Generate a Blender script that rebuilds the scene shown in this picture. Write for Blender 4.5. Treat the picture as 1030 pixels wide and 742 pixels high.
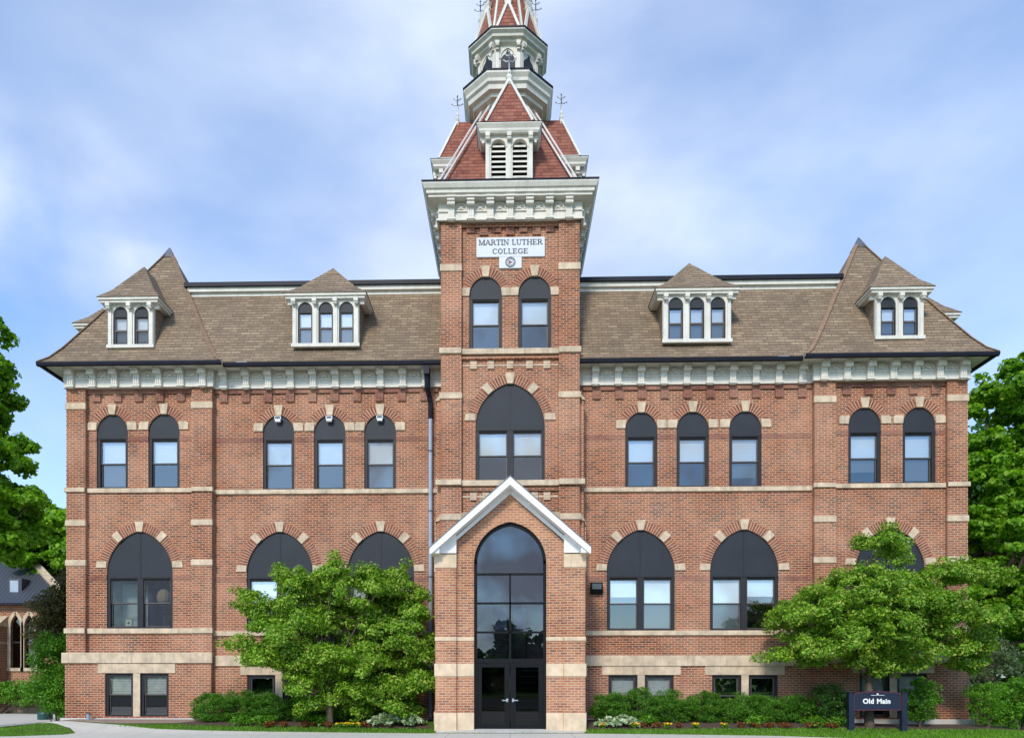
import bpy, bmesh, math, random
import numpy as np
from mathutils import Vector, Matrix
from mathutils.geometry import delaunay_2d_cdt
random.seed(7); RNG = np.random.default_rng(11)
R = math.radians
for o in list(bpy.data.objects): bpy.data.objects.remove(o)
sc = bpy.context.scene
COL = sc.collection

# ---------------------------------------------------------------- camera, sky, sun, exposure
cam = bpy.data.cameras.new('camera'); camo = bpy.data.objects.new('camera', cam); COL.objects.link(camo)
sc.camera = camo
camo.location = (0, -25, 1.7)
camo.rotation_euler = (R(90), 0, R(1.46))
cam.sensor_width = 36; cam.lens = 750 / 1030 * 36
cam.shift_x = 21 / 1030; cam.shift_y = (680 - 371) / 1030
cam.clip_end = 3000; cam.clip_start = 0.1

SUN_EL, SUN_AZ = 36, 15          # azimuth: degrees to the left of the camera, behind it
world = bpy.data.worlds.new('World'); sc.world = world; world.use_nodes = True
wn = world.node_tree; wn.nodes.clear(); L = wn.links.new
out = wn.nodes.new('ShaderNodeOutputWorld'); bg = wn.nodes.new('ShaderNodeBackground')
sky = wn.nodes.new('ShaderNodeTexSky'); sky.sky_type = 'NISHITA'; sky.sun_disc = False
sky.sun_elevation = R(SUN_EL); sky.sun_rotation = R(180 + SUN_AZ)
sky.air_density = 1.0; sky.dust_density = 0.6; sky.ozone_density = 1.5
tc = wn.nodes.new('ShaderNodeTexCoord'); mp = wn.nodes.new('ShaderNodeMapping')
mp.inputs['Scale'].default_value = (1, 1, 2.1); mp.inputs['Rotation'].default_value = (0, R(-28), 0)
mp.inputs['Location'].default_value = (0.35, 0.1, 0.0)
nz = wn.nodes.new('ShaderNodeTexNoise'); nz.inputs['Scale'].default_value = 1.5; nz.inputs['Detail'].default_value = 7
nz.inputs['Roughness'].default_value = 0.48; nz.inputs['Distortion'].default_value = 0.25
rp = wn.nodes.new('ShaderNodeValToRGB'); rp.color_ramp.elements[0].position = 0.41; rp.color_ramp.elements[0].color = (.25, .25, .25, 1)
rp.color_ramp.elements[1].position = 0.60; rp.color_ramp.elements[1].color = (.93, .93, .93, 1)
nz2 = wn.nodes.new('ShaderNodeTexNoise'); nz2.inputs['Scale'].default_value = 3.6; nz2.inputs['Detail'].default_value = 6
rp2 = wn.nodes.new('ShaderNodeValToRGB')
rp2.color_ramp.elements[0].position = 0.35; rp2.color_ramp.elements[0].color = (4.3, 5.2, 7.2, 1)
rp2.color_ramp.elements[1].position = 0.7; rp2.color_ramp.elements[1].color = (6.8, 7.6, 8.9, 1)
mx = wn.nodes.new('ShaderNodeMixRGB')
skm = wn.nodes.new('ShaderNodeMixRGB'); skm.blend_type = 'MULTIPLY'; skm.inputs[0].default_value = 1
skm.inputs[2].default_value = (1.2, 1.62, 2.0, 1)
sepw = wn.nodes.new('ShaderNodeSeparateXYZ'); L(tc.outputs['Generated'], sepw.inputs[0])
mrw = wn.nodes.new('ShaderNodeMapRange'); mrw.interpolation_type = 'SMOOTHSTEP'
for i_, v_ in ((1, .12), (2, .62), (3, 1.0), (4, .38)): mrw.inputs[i_].default_value = v_
sxw = wn.nodes.new('ShaderNodeMath'); sxw.operation = 'SUBTRACT'; sxw.inputs[1].default_value = .03; L(sepw.outputs[0], sxw.inputs[0]); abw = wn.nodes.new('ShaderNodeMath'); abw.operation = 'ABSOLUTE'; L(sxw.outputs[0], abw.inputs[0]); L(abw.outputs[0], mrw.inputs[0])
mulw = wn.nodes.new('ShaderNodeMath'); mulw.operation = 'MULTIPLY'; L(rp.outputs[0], mulw.inputs[0]); L(mrw.outputs[0], mulw.inputs[1])
dotw = wn.nodes.new('ShaderNodeVectorMath'); dotw.operation = 'DOT_PRODUCT'; L(tc.outputs['Generated'], dotw.inputs[0])
_v = Vector((-.475, .755, .45)).normalized(); dotw.inputs[1].default_value = tuple(_v)
mrb = wn.nodes.new('ShaderNodeMapRange'); mrb.interpolation_type = 'SMOOTHSTEP'
for i_, v_ in ((1, .988), (2, 1.0), (3, 0), (4, .62)): mrb.inputs[i_].default_value = v_
L(dotw.outputs['Value'], mrb.inputs[0])
nb = wn.nodes.new('ShaderNodeTexNoise'); nb.inputs['Scale'].default_value = 9; nb.inputs['Detail'].default_value = 6; L(tc.outputs['Generated'], nb.inputs[0])
nbr = wn.nodes.new('ShaderNodeMapRange'); nbr.inputs[1].default_value = .30; nbr.inputs[2].default_value = .75; L(nb.outputs[0], nbr.inputs[0])
mbb = wn.nodes.new('ShaderNodeMath'); mbb.operation = 'MULTIPLY'; L(mrb.outputs[0], mbb.inputs[0]); L(nbr.outputs[0], mbb.inputs[1])
adw = wn.nodes.new('ShaderNodeMath'); adw.operation = 'ADD'; adw.use_clamp = True; hz = wn.nodes.new('ShaderNodeMapRange'); hz.inputs[1].default_value = .45; hz.inputs[2].default_value = .12; hz.inputs[3].default_value = 0; hz.inputs[4].default_value = .12; L(sepw.outputs[2], hz.inputs[0]); adh = wn.nodes.new('ShaderNodeMath'); adh.operation = 'ADD'; adh.use_clamp = True; L(mulw.outputs[0], adh.inputs[0]); L(hz.outputs[0], adh.inputs[1]); L(adh.outputs[0], adw.inputs[0]); L(mbb.outputs[0], adw.inputs[1])
L(tc.outputs['Generated'], mp.inputs[0]); L(mp.outputs[0], nz.inputs[0]); L(nz.outputs[0], rp.inputs[0])
L(mp.outputs[0], nz2.inputs[0]); L(nz2.outputs[0], rp2.inputs[0])
L(sky.outputs[0], skm.inputs[1]); L(skm.outputs[0], mx.inputs[1]); L(rp2.outputs[0], mx.inputs[2]); nk = wn.nodes.new('ShaderNodeTexNoise'); nk.inputs['Scale'].default_value = 6.5; nk.inputs['Detail'].default_value = 7; L(tc.outputs['Generated'], nk.inputs[0])
nkr = wn.nodes.new('ShaderNodeMapRange'); nkr.inputs[1].default_value = .50; nkr.inputs[2].default_value = .60; L(nk.outputs[0], nkr.inputs[0])
bk = wn.nodes.new('ShaderNodeMapRange'); bk.inputs[1].default_value = -.25; bk.inputs[2].default_value = -.05; L(sepw.outputs[1], bk.inputs[0])
mxk = wn.nodes.new('ShaderNodeMix'); mxk.data_type = 'FLOAT'; L(bk.outputs[0], mxk.inputs[0]); L(nkr.outputs[0], mxk.inputs[2]); L(adw.outputs[0], mxk.inputs[3])
L(mxk.outputs[0], mx.inputs[0])
L(mx.outputs[0], bg.inputs[0]); L(bg.outputs[0], out.inputs[0])
bg.inputs[1].default_value = 0.108
sd = bpy.data.lights.new('sun', 'SUN'); so = bpy.data.objects.new('sun', sd); COL.objects.link(so)
sd.energy = 2.25; sd.angle = R(10.0); sd.color = (1.0, 0.93, 0.82)
# direction the light travels
az, el = R(SUN_AZ), R(SUN_EL)
dv = Vector((math.sin(az) * math.cos(el), math.cos(az) * math.cos(el), -math.sin(el)))
so.rotation_euler = dv.to_track_quat('-Z', 'Y').to_euler()
sc.view_settings.view_transform = 'Standard'; sc.view_settings.look = 'None'
sc.view_settings.exposure = 0.38; sc.view_settings.gamma = 1
sc.render.engine = 'CYCLES'
sc.cycles.max_bounces = 6; sc.cycles.transparent_max_bounces = 12
sc.render.resolution_x = 1024; sc.render.resolution_y = 737

# ---------------------------------------------------------------- materials
MATS = {}
def newmat(name):
    m = bpy.data.materials.new(name); m.use_nodes = True; MATS[name] = m
    nt = m.node_tree; return m, nt, nt.nodes['Principled BSDF'], nt.links.new
def nd(nt, t, **kw):
    n = nt.nodes.new(t)
    for k, v in kw.items(): setattr(n, k, v)
    return n
def surf_uv(nt):
    """(along-wall, height) coordinates that follow whichever way a vertical face looks"""
    tcn = nd(nt, 'ShaderNodeTexCoord'); g = nd(nt, 'ShaderNodeNewGeometry')
    s1 = nd(nt, 'ShaderNodeSeparateXYZ'); s2 = nd(nt, 'ShaderNodeSeparateXYZ')
    nt.links.new(g.outputs['Position'], s1.inputs[0]); nt.links.new(g.outputs['Normal'], s2.inputs[0])
    a = nd(nt, 'ShaderNodeMath', operation='ABSOLUTE'); b = nd(nt, 'ShaderNodeMath', operation='ABSOLUTE')
    nt.links.new(s2.outputs[0], a.inputs[0]); nt.links.new(s2.outputs[1], b.inputs[0])
    gt = nd(nt, 'ShaderNodeMath', operation='GREATER_THAN'); nt.links.new(a.outputs[0], gt.inputs[0]); nt.links.new(b.outputs[0], gt.inputs[1])
    m = nd(nt, 'ShaderNodeMix'); m.data_type = 'FLOAT'
    nt.links.new(gt.outputs[0], m.inputs[0]); nt.links.new(s1.outputs[0], m.inputs[2]); nt.links.new(s1.outputs[1], m.inputs[3])
    c = nd(nt, 'ShaderNodeCombineXYZ'); nt.links.new(m.outputs[0], c.inputs[0]); nt.links.new(s1.outputs[2], c.inputs[1])
    return c, g
def mixc(nt, fac, a, b, blend='MIX'):
    m = nd(nt, 'ShaderNodeMixRGB', blend_type=blend)
    for i, v in enumerate((fac, a, b)):
        if hasattr(v, 'is_linked') or isinstance(v, bpy.types.NodeSocket): nt.links.new(v, m.inputs[i])
        elif i == 0: m.inputs[0].default_value = v
        else: m.inputs[i].default_value = (*v, 1)
    return m.outputs[0]
def noise(nt, vec, scale, detail=4, rough=.55, lo=.4, hi=.6):
    n = nd(nt, 'ShaderNodeTexNoise'); n.inputs['Scale'].default_value = scale; n.inputs['Detail'].default_value = detail
    n.inputs['Roughness'].default_value = rough
    if vec is not None: nt.links.new(vec, n.inputs[0])
    r = nd(nt, 'ShaderNodeMapRange'); r.inputs[1].default_value = lo; r.inputs[2].default_value = hi
    nt.links.new(n.outputs[0], r.inputs[0]); return r.outputs[0]
def bricks(nt, vec, c1, c2, mortar, w, h, ms, off=.5, bias=0.0, smooth=.1):
    b = nd(nt, 'ShaderNodeTexBrick'); b.offset = off
    b.inputs['Scale'].default_value = 1; b.inputs['Brick Width'].default_value = w; b.inputs['Row Height'].default_value = h
    b.inputs['Mortar Size'].default_value = ms; b.inputs['Bias'].default_value = bias; b.inputs['Mortar Smooth'].default_value = smooth
    b.inputs['Color1'].default_value = (*c1, 1); b.inputs['Color2'].default_value = (*c2, 1); b.inputs['Mortar'].default_value = (*mortar, 1)
    nt.links.new(vec, b.inputs['Vector']); return b
def bump(nt, height, p, strength=.3, dist=.01):
    bn = nd(nt, 'ShaderNodeBump'); bn.inputs['Strength'].default_value = strength; bn.inputs['Distance'].default_value = dist
    nt.links.new(height, bn.inputs['Height']); nt.links.new(bn.outputs[0], p.inputs['Normal'])
def brick_mat(name, c1, c2, dark, mortar, patches=True, w=.215, h=.076):
    m, nt, p, K = newmat(name); c, g = surf_uv(nt)
    b = bricks(nt, c.outputs[0], c1, c2, mortar, w, h, .0086)
    # a second lattice, same size, gives a second set of brick tones
    v2 = nd(nt, 'ShaderNodeVectorMath', operation='ADD'); v2.inputs[1].default_value = (w * 37, h * 52, 0); K(c.outputs[0], v2.inputs[0])
    b2 = bricks(nt, v2.outputs[0], (1, 1, 1), (0, 0, 0), (0, 0, 0), w, h, .0115)
    r = nd(nt, 'ShaderNodeMapRange'); r.inputs[1].default_value = .72; r.inputs[2].default_value = .95; K(b2.outputs['Color'], r.inputs[0])
    inv = nd(nt, 'ShaderNodeMath', operation='SUBTRACT'); inv.inputs[0].default_value = 1; K(b.outputs['Fac'], inv.inputs[1])
    dk = nd(nt, 'ShaderNodeMath', operation='MULTIPLY'); K(r.outputs[0], dk.inputs[0]); K(inv.outputs[0], dk.inputs[1])
    dk2 = nd(nt, 'ShaderNodeMath', operation='MULTIPLY'); dk2.inputs[1].default_value = .75; K(dk.outputs[0], dk2.inputs[0])
    col = mixc(nt, dk2.outputs[0], b.outputs['Color'], dark)
    pos = g.outputs['Position']
    big = noise(nt, pos, .55, 4, .6, .38, .66)
    col = mixc(nt, big, mixc(nt, .20, col, (.60, .52, .50), 'MULTIPLY'), mixc(nt, .16, col, (1.0, .62, .42)))
    if patches:
        ef = noise(nt, pos, 1.7, 6, .7, .62, .78); grain = noise(nt, pos, 22, 3, .6, .45, .62)
        mm = nd(nt, 'ShaderNodeMath', operation='MULTIPLY'); K(ef, mm.inputs[0]); K(grain, mm.inputs[1])
        m2 = nd(nt, 'ShaderNodeMath', operation='MULTIPLY'); m2.inputs[1].default_value = .75; K(mm.outputs[0], m2.inputs[0])
        col = mixc(nt, m2.outputs[0], col, (.62, .50, .44))
        st = noise(nt, pos, 1.1, 5, .65, .62, .74)
        s2 = nd(nt, 'ShaderNodeMath', operation='MULTIPLY'); s2.inputs[1].default_value = .55; K(st, s2.inputs[0])
        col = mixc(nt, s2.outputs[0], col, (.12, .07, .06))
    if patches:
        # runs of soot and rain washed down the wall
        mpn = nd(nt, 'ShaderNodeMapping'); mpn.inputs['Scale'].default_value = (2.6, 2.6, .28); K(pos, mpn.inputs[0])
        sk = noise(nt, mpn.outputs[0], 1, 6, .7, .5, .78); s3 = nd(nt, 'ShaderNodeMath', operation='MULTIPLY'); s3.inputs[1].default_value = .45; K(sk, s3.inputs[0])
        col = mixc(nt, s3.outputs[0], col, (.13, .06, .04))
        # odd courses relaid in another brick
        for (px_, pz_, rx_, rz__) in ((5.0, 7.2, .40, .42), (6.9, 7.15, .28, .50), (8.3, 7.35, .2, .25), (4.1, 7.55, .2, .1), (10.7, 7.1, .3, .5), (-12.9, 2.6, .22, .6), (-8.0, 7.3, .5, .15), (12.6, 7.3, .3, .3)):
            d1 = nd(nt, 'ShaderNodeVectorMath', operation='SUBTRACT'); K(c.outputs[0], d1.inputs[0]); d1.inputs[1].default_value = (px_, pz_, 0)
            d2 = nd(nt, 'ShaderNodeVectorMath', operation='DIVIDE'); K(d1.outputs[0], d2.inputs[0]); d2.inputs[1].default_value = (rx_, rz__, 1)
            d3 = nd(nt, 'ShaderNodeVectorMath', operation='LENGTH'); K(d2.outputs[0], d3.inputs[0])
            lt = nd(nt, 'ShaderNodeMath', operation='LESS_THAN'); K(d3.outputs['Value'], lt.inputs[0]); lt.inputs[1].default_value = 1.0
            ms_ = nd(nt, 'ShaderNodeMath', operation='MULTIPLY'); K(lt.outputs[0], ms_.inputs[0]); K(inv.outputs[0], ms_.inputs[1])
            rr_ = nd(nt, 'ShaderNodeMapRange'); rr_.inputs[1].default_value = .35; rr_.inputs[2].default_value = .6; K(b2.outputs['Color'], rr_.inputs[0])
            m4 = nd(nt, 'ShaderNodeMath', operation='MULTIPLY'); K(ms_.outputs[0], m4.inputs[0]); K(rr_.outputs[0], m4.inputs[1])
            m5 = nd(nt, 'ShaderNodeMath', operation='MULTIPLY'); K(m4.outputs[0], m5.inputs[0]); m5.inputs[1].default_value = .7
            col = mixc(nt, m5.outputs[0], col, (.12, .065, .05))
    K(col, p.inputs['Base Color']); p.inputs['Roughness'].default_value = .88
    bump(nt, inv.outputs[0], p, .5, .008)
    return m
brick_mat('brick', (.33, .086, .031), (.19, .046, .021), (.075, .026, .018), (.54, .38, .24))
brick_mat('brick_new', (.42, .165, .060), (.27, .078, .034), (.14, .048, .034), (.54, .41, .29), patches=False)
def plain(name, col, rough=.6, metal=0, var=.12, scale=3.0, spec=.5, streak=0, bumpy=0):
    m, nt, p, K = newmat(name); g = nd(nt, 'ShaderNodeNewGeometry')
    f = noise(nt, g.outputs['Position'], scale, 6, .6, .3, .7)
    lo = tuple(c * (1 - var) for c in col); hi = tuple(min(1, c * (1 + var)) for c in col)
    c = mixc(nt, f, lo, hi)
    if streak:
        mpn = nd(nt, 'ShaderNodeMapping'); mpn.inputs['Scale'].default_value = (7, 7, .8); K(g.outputs['Position'], mpn.inputs[0])
        s = noise(nt, mpn.outputs[0], 1, 5, .65, .5, .75)
        mm = nd(nt, 'ShaderNodeMath', operation='MULTIPLY'); mm.inputs[1].default_value = streak; K(s, mm.inputs[0])
        c = mixc(nt, mm.outputs[0], c, tuple(x * .45 for x in col))
    K(c, p.inputs['Base Color']); p.inputs['Roughness'].default_value = rough; p.inputs['Metallic'].default_value = metal
    p.inputs['Specular IOR Level'].default_value = spec
    if bumpy: bump(nt, f, p, bumpy, .02)
    return m
plain('stone', (.58, .45, .315), .85, var=.26, scale=3, streak=.6, spec=.3, bumpy=.3)
plain('stone_new', (.65, .50, .34), .8, var=.18, scale=3, spec=.3, streak=.35)
plain('stone_aged', (.40, .34, .27), .9, var=.25, scale=3, streak=.5, spec=.3, bumpy=.4)
plain('white_paint', (.66, .62, .54), .6, var=.10, scale=2, streak=.35)
plain('white_trim', (.82, .80, .76), .55, var=.05, scale=2, streak=.12)
plain('head_panel', (.026, .029, .036), .55, var=.14, scale=1.5, spec=.25)
plain('frame_dark', (.024, .023, .027), .5, var=.15, scale=4, spec=.25)
plain('sash_bronze', (.085, .068, .062), .5, var=.15, scale=4)
plain('black_metal', (.006, .007, .008), .5, var=.2, scale=4, spec=.15)
plain('gutter', (.010, .011, .020), .5, var=.25, scale=2, spec=.2)
plain('lead', (.13, .14, .16), .5, metal=.5, var=.2, scale=3)
plain('finial_grey', (.42, .45, .48), .5, metal=.2)
plain('galv', (.36, .41, .47), .4, metal=.4, var=.12, scale=2)
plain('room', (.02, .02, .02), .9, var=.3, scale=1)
plain('blind', (.70, .71, .69), .7, var=.03, scale=1)
def slat_mat():
    m, nt, p, K = newmat('blind_slats'); g = nd(nt, 'ShaderNodeNewGeometry'); w = nd(nt, 'ShaderNodeTexWave', wave_type='BANDS', bands_direction='Z'); w.inputs['Scale'].default_value = 5.5; w.inputs['Distortion'].default_value = .4
    K(g.outputs['Position'], w.inputs[0]); n_ = noise(nt, g.outputs['Position'], .8, 3, .5, .3, .7)
    K(mixc(nt, w.outputs['Fac'], mixc(nt, n_, (.42, .43, .42), (.55, .55, .53)), (.82, .82, .79)), p.inputs['Base Color']); p.inputs['Roughness'].default_value = .6
slat_mat()
plain('curtain', (.50, .53, .56), .8, var=.08, scale=4)
plain('concrete', (.52, .49, .44), .9, var=.12, scale=1.2, spec=.2, bumpy=.2)
plain('chrome', (.75, .75, .76), .25, metal=.9, var=.03)
plain('plate', (.62, .63, .66), .6, var=.04, streak=.12)
plain('brass', (.45, .33, .12), .4)
plain('ink', (.055, .06, .085), .6)
plain('maroon', (.16, .03, .035), .5)
plain('sign_navy', (.012, .018, .040), .35, var=.2, scale=2)
plain('sign_red', (.22, .02, .03), .5)
plain('sign_white', (.85, .85, .85), .6, var=.02)
plain('green_metal', (.006, .055, .055), .45, var=.2)
plain('bark', (.12, .085, .06), .95, var=.4, scale=14, bumpy=.8)
plain('mulch', (.09, .055, .035), .95, var=.5, scale=18, bumpy=.8)
plain('gravel', (.33, .23, .17), .95, var=.55, scale=26, bumpy=.9)
plain('red_enamel', (.45, .03, .03), .4)
plain('lamp_white', (.85, .85, .85), .4)
plain('timber', (.25, .13, .06), .6)
plain('interior', (.42, .30, .21), .8, var=.15)
plain('yellow_petal', (.80, .55, .01), .6, var=.1)
plain('asphalt', (.05, .05, .05), .95, var=.2, scale=5)
plain('lens_grey', (.06, .065, .07), .2)
# shingles
def shingle_mat(name, cols, mortar, w, h):
    m, nt, p, K = newmat(name); c, g = surf_uv(nt)
    b = bricks(nt, c.outputs[0], cols[0], cols[1], mortar, w, h, .010, off=.37, smooth=.5)
    v2 = nd(nt, 'ShaderNodeVectorMath', operation='ADD'); v2.inputs[1].default_value = (w * 31.37, h * 44, 0); K(c.outputs[0], v2.inputs[0])
    b2 = bricks(nt, v2.outputs[0], (1, 1, 1), (0, 0, 0), (.3, .3, .3), w * .63, h, .0, off=.41)
    mm = nd(nt, 'ShaderNodeMath', operation='MULTIPLY'); mm.inputs[1].default_value = .5; K(b2.outputs['Color'], mm.inputs[0])
    col = mixc(nt, mm.outputs[0], b.outputs['Color'], cols[2])
    big = noise(nt, g.outputs['Position'], .5, 5, .6, .42, .72)
    m2 = nd(nt, 'ShaderNodeMath', operation='MULTIPLY'); m2.inputs[1].default_value = .36; K(big, m2.inputs[0])
    col = mixc(nt, m2.outputs[0], col, tuple(x * .35 for x in cols[1]))
    mpn = nd(nt, 'ShaderNodeMapping'); mpn.inputs['Scale'].default_value = (.8, .8, .22); K(g.outputs['Position'], mpn.inputs[0])
    sk = noise(nt, mpn.outputs[0], 1, 6, .6, .60, .74); s3 = nd(nt, 'ShaderNodeMath', operation='MULTIPLY'); s3.inputs[1].default_value = .5; K(sk, s3.inputs[0])
    col = mixc(nt, s3.outputs[0], col, tuple(x * .3 for x in cols[1]))
    K(col, p.inputs['Base Color']); p.inputs['Roughness'].default_value = .92
    sp = nd(nt, 'ShaderNodeSeparateXYZ'); K(c.outputs[0], sp.inputs[0])
    dvn = nd(nt, 'ShaderNodeMath', operation='DIVIDE'); dvn.inputs[1].default_value = h; K(sp.outputs[1], dvn.inputs[0])
    fr = nd(nt, 'ShaderNodeMath', operation='FRACT'); K(dvn.outputs[0], fr.inputs[0])
    iv = nd(nt, 'ShaderNodeMath', operation='SUBTRACT'); iv.inputs[0].default_value = 1; K(fr.outputs[0], iv.inputs[1])
    # shadow line along the butt edge of every course, painted into the colour
    lt = nd(nt, 'ShaderNodeMath', operation='LESS_THAN'); lt.inputs[1].default_value = .24; K(fr.outputs[0], lt.inputs[0])
    l2 = nd(nt, 'ShaderNodeMath', operation='MULTIPLY'); l2.inputs[1].default_value = .5; K(lt.outputs[0], l2.inputs[0])
    K(mixc(nt, l2.outputs[0], col, mortar), p.inputs['Base Color'])
    bump(nt, iv.outputs[0], p, .55, .02)
    return m
shingle_mat('shingle', ((.37, .262, .158), (.235, .160, .097), (.16, .113, .075)), (.045, .034, .026), .34, .122)
shingle_mat('red_slate', ((.32, .095, .055), (.20, .055, .036), (.40, .17, .11)), (.06, .025, .018), .22, .15)
plain('red_ridge', (.27, .17, .105), .9, var=.25, scale=7)
# standing seam
def seam_mat():
    m, nt, p, K = newmat('seam_roof'); c, g = surf_uv(nt)
    w = nd(nt, 'ShaderNodeTexWave', wave_type='BANDS', bands_direction='X'); w.inputs['Scale'].default_value = 1.6; K(c.outputs[0], w.inputs[0])
    r = nd(nt, 'ShaderNodeMapRange'); r.inputs[1].default_value = .9; r.inputs[2].default_value = 1; K(w.outputs['Fac'], r.inputs[0])
    K(mixc(nt, r.outputs[0], (.05, .055, .07), (.12, .125, .14)), p.inputs['Base Color']); p.inputs['Roughness'].default_value = .5; p.inputs['Metallic'].default_value = .3
seam_mat()
# glass
def glass_mat(name, tint, refl, rough=.0, wav=.03):
    m, nt, p, K = newmat(name); nt.nodes.remove(p); o = nt.nodes['Material Output']
    t = nd(nt, 'ShaderNodeBsdfTransparent'); t.inputs[0].default_value = (*tint, 1)
    g = nd(nt, 'ShaderNodeBsdfGlossy'); g.inputs['Roughness'].default_value = rough; g.inputs[0].default_value = (.95, .97, 1, 1)
    fr = nd(nt, 'ShaderNodeFresnel'); fr.inputs[0].default_value = 1.5
    ad = nd(nt, 'ShaderNodeMath', operation='ADD'); ad.inputs[1].default_value = refl; ad.use_clamp = True; K(fr.outputs[0], ad.inputs[0])
    ge = nd(nt, 'ShaderNodeNewGeometry'); n = nd(nt, 'ShaderNodeTexNoise'); n.inputs['Scale'].default_value = .8; K(ge.outputs['Position'], n.inputs[0])
    b = nd(nt, 'ShaderNodeBump'); b.inputs['Strength'].default_value = 1; b.inputs['Distance'].default_value = wav; K(n.outputs[0], b.inputs['Height'])
    K(b.outputs[0], g.inputs['Normal'])
    mxs = nd(nt, 'ShaderNodeMixShader'); K(ad.outputs[0], mxs.inputs[0]); K(t.outputs[0], mxs.inputs[1]); K(g.outputs[0], mxs.inputs[2]); K(mxs.outputs[0], o.inputs[0])
glass_mat('glass', (.85, .88, .88), .22, wav=.0015)
glass_mat('glass_clear', (.6, .66, .62), .03, wav=.0015)
glass_mat('glass_screen', (.34, .37, .40), .10, .02, wav=.0015)
glass_mat('glass_dark', (.10, .12, .14), .03, wav=.0008)
glass_mat('glass_door', (.30, .30, .29), .0, wav=.0008)
glass_mat('glass_porch', (.42, .46, .56), .05, wav=.0012)
# leaves
def leaf_mat(name, cols, trans=.3, rough=.5):
    m, nt, p, K = newmat(name); g = nd(nt, 'ShaderNodeNewGeometry'); o = nt.nodes['Material Output']
    r = nd(nt, 'ShaderNodeValToRGB'); e = r.color_ramp.elements
    e[0].position = 0; e[0].color = (*cols[0], 1); e[1].position = 1; e[1].color = (*cols[-1], 1)
    for i, c in enumerate(cols[1:-1]):
        q = e.new((i + 1) / (len(cols) - 1)); q.color = (*c, 1)
    K(g.outputs['Random Per Island'], r.inputs[0])
    big = noise(nt, g.outputs['Position'], .9, 3, .5, .3, .7)
    col = mixc(nt, big, mixc(nt, .55, r.outputs[0], (.55, .66, .5), 'MULTIPLY'), r.outputs[0])
    K(col, p.inputs['Base Color']); p.inputs['Roughness'].default_value = rough; p.inputs['Specular IOR Level'].default_value = .35
    t = nd(nt, 'ShaderNodeBsdfTranslucent'); K(mixc(nt, 1, col, (1.3, 1.5, .5), 'MULTIPLY'), t.inputs[0])
    mxs = nd(nt, 'ShaderNodeMixShader'); mxs.inputs[0].default_value = trans; K(p.outputs[0], mxs.inputs[1]); K(t.outputs[0], mxs.inputs[2]); K(mxs.outputs[0], o.inputs[0])
leaf_mat('leaf_ornamental', ((.04, .13, .006), (.13, .30, .012), (.23, .42, .02), (.33, .50, .035), (.50, .50, .12)), .3)
leaf_mat('leaf_maple', ((.09, .23, .012), (.21, .42, .02), (.36, .55, .04)), .45)
leaf_mat('leaf_deep', ((.015, .06, .010), (.045, .13, .015), (.08, .19, .02)))
leaf_mat('leaf_bronze', ((.11, .09, .035), (.18, .13, .055), (.20, .18, .06)))
leaf_mat('leaf_shrub', ((.06, .18, .01), (.13, .32, .015), (.20, .42, .03)))
leaf_mat('leaf_yew', ((.02, .09, .008), (.06, .18, .012), (.12, .30, .02), (.20, .40, .03)), .25)
leaf_mat('leaf_pale', ((.06, .10, .04), (.12, .17, .08), (.16, .22, .10)))
leaf_mat('leaf_hosta', ((.10, .22, .06), (.55, .62, .38), (.62, .66, .48), (.12, .26, .07)), .2)
leaf_mat('leaf_rust', ((.20, .05, .012), (.30, .11, .03), (.14, .035, .01)), .2)
leaf_mat('blade', ((.08, .22, .010), (.16, .36, .015), (.26, .46, .03)), .3)
def grass_mat():
    m, nt, p, K = newmat('lawn'); g = nd(nt, 'ShaderNodeNewGeometry')
    a = noise(nt, g.outputs['Position'], 40, 4, .6, .3, .7); b = noise(nt, g.outputs['Position'], .7, 4, .6, .35, .65)
    c = mixc(nt, a, (.04, .09, .010), (.10, .19, .025)); c = mixc(nt, b, c, (.11, .20, .03)); K(c, p.inputs['Base Color']); p.inputs['Roughness'].default_value = .95
    p.inputs['Specular IOR Level'].default_value = .1; bump(nt, a, p, .8, .03)
grass_mat()
def path_mat():
    m, nt, p, K = newmat('path_slabs'); g = nd(nt, 'ShaderNodeNewGeometry')
    b = bricks(nt, g.outputs['Position'], (.66, .61, .53), (.60, .56, .48), (.28, .25, .21), 1.8, 1.8, .012, off=0)
    a = noise(nt, g.outputs['Position'], 3, 7, .7, .35, .7); c = mixc(nt, a, b.outputs['Color'], (.54, .50, .43))
    K(c, p.inputs['Base Color']); p.inputs['Roughness'].default_value = .9; p.inputs['Specular IOR Level'].default_value = .2
path_mat()
def rubble_mat():
    m, nt, p, K = newmat('rubble'); c, g = surf_uv(nt)
    b = bricks(nt, c.outputs[0], (.36, .28, .19), (.22, .17, .12), (.10, .08, .06), .55, .3, .02); K(b.outputs['Color'], p.inputs['Base Color']); p.inputs['Roughness'].default_value = .95
rubble_mat()
def island_mat():
    m, nt, p, K = newmat('voussoir'); g = nd(nt, 'ShaderNodeNewGeometry'); r = nd(nt, 'ShaderNodeValToRGB'); e = r.color_ramp.elements
    e[0].color = (.19, .052, .028, 1); e[1].color = (.32, .095, .042, 1); K(g.outputs['Random Per Island'], r.inputs[0]); K(r.outputs[0], p.inputs['Base Color']); p.inputs['Roughness'].default_value = .88
island_mat()
plain('mortar', (.50, .37, .26), .95, var=.1, scale=8)
brick_mat('corbel_brick', (.25, .075, .042), (.16, .045, .03), (.10, .035, .03), (.30, .17, .12), patches=False)

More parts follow.
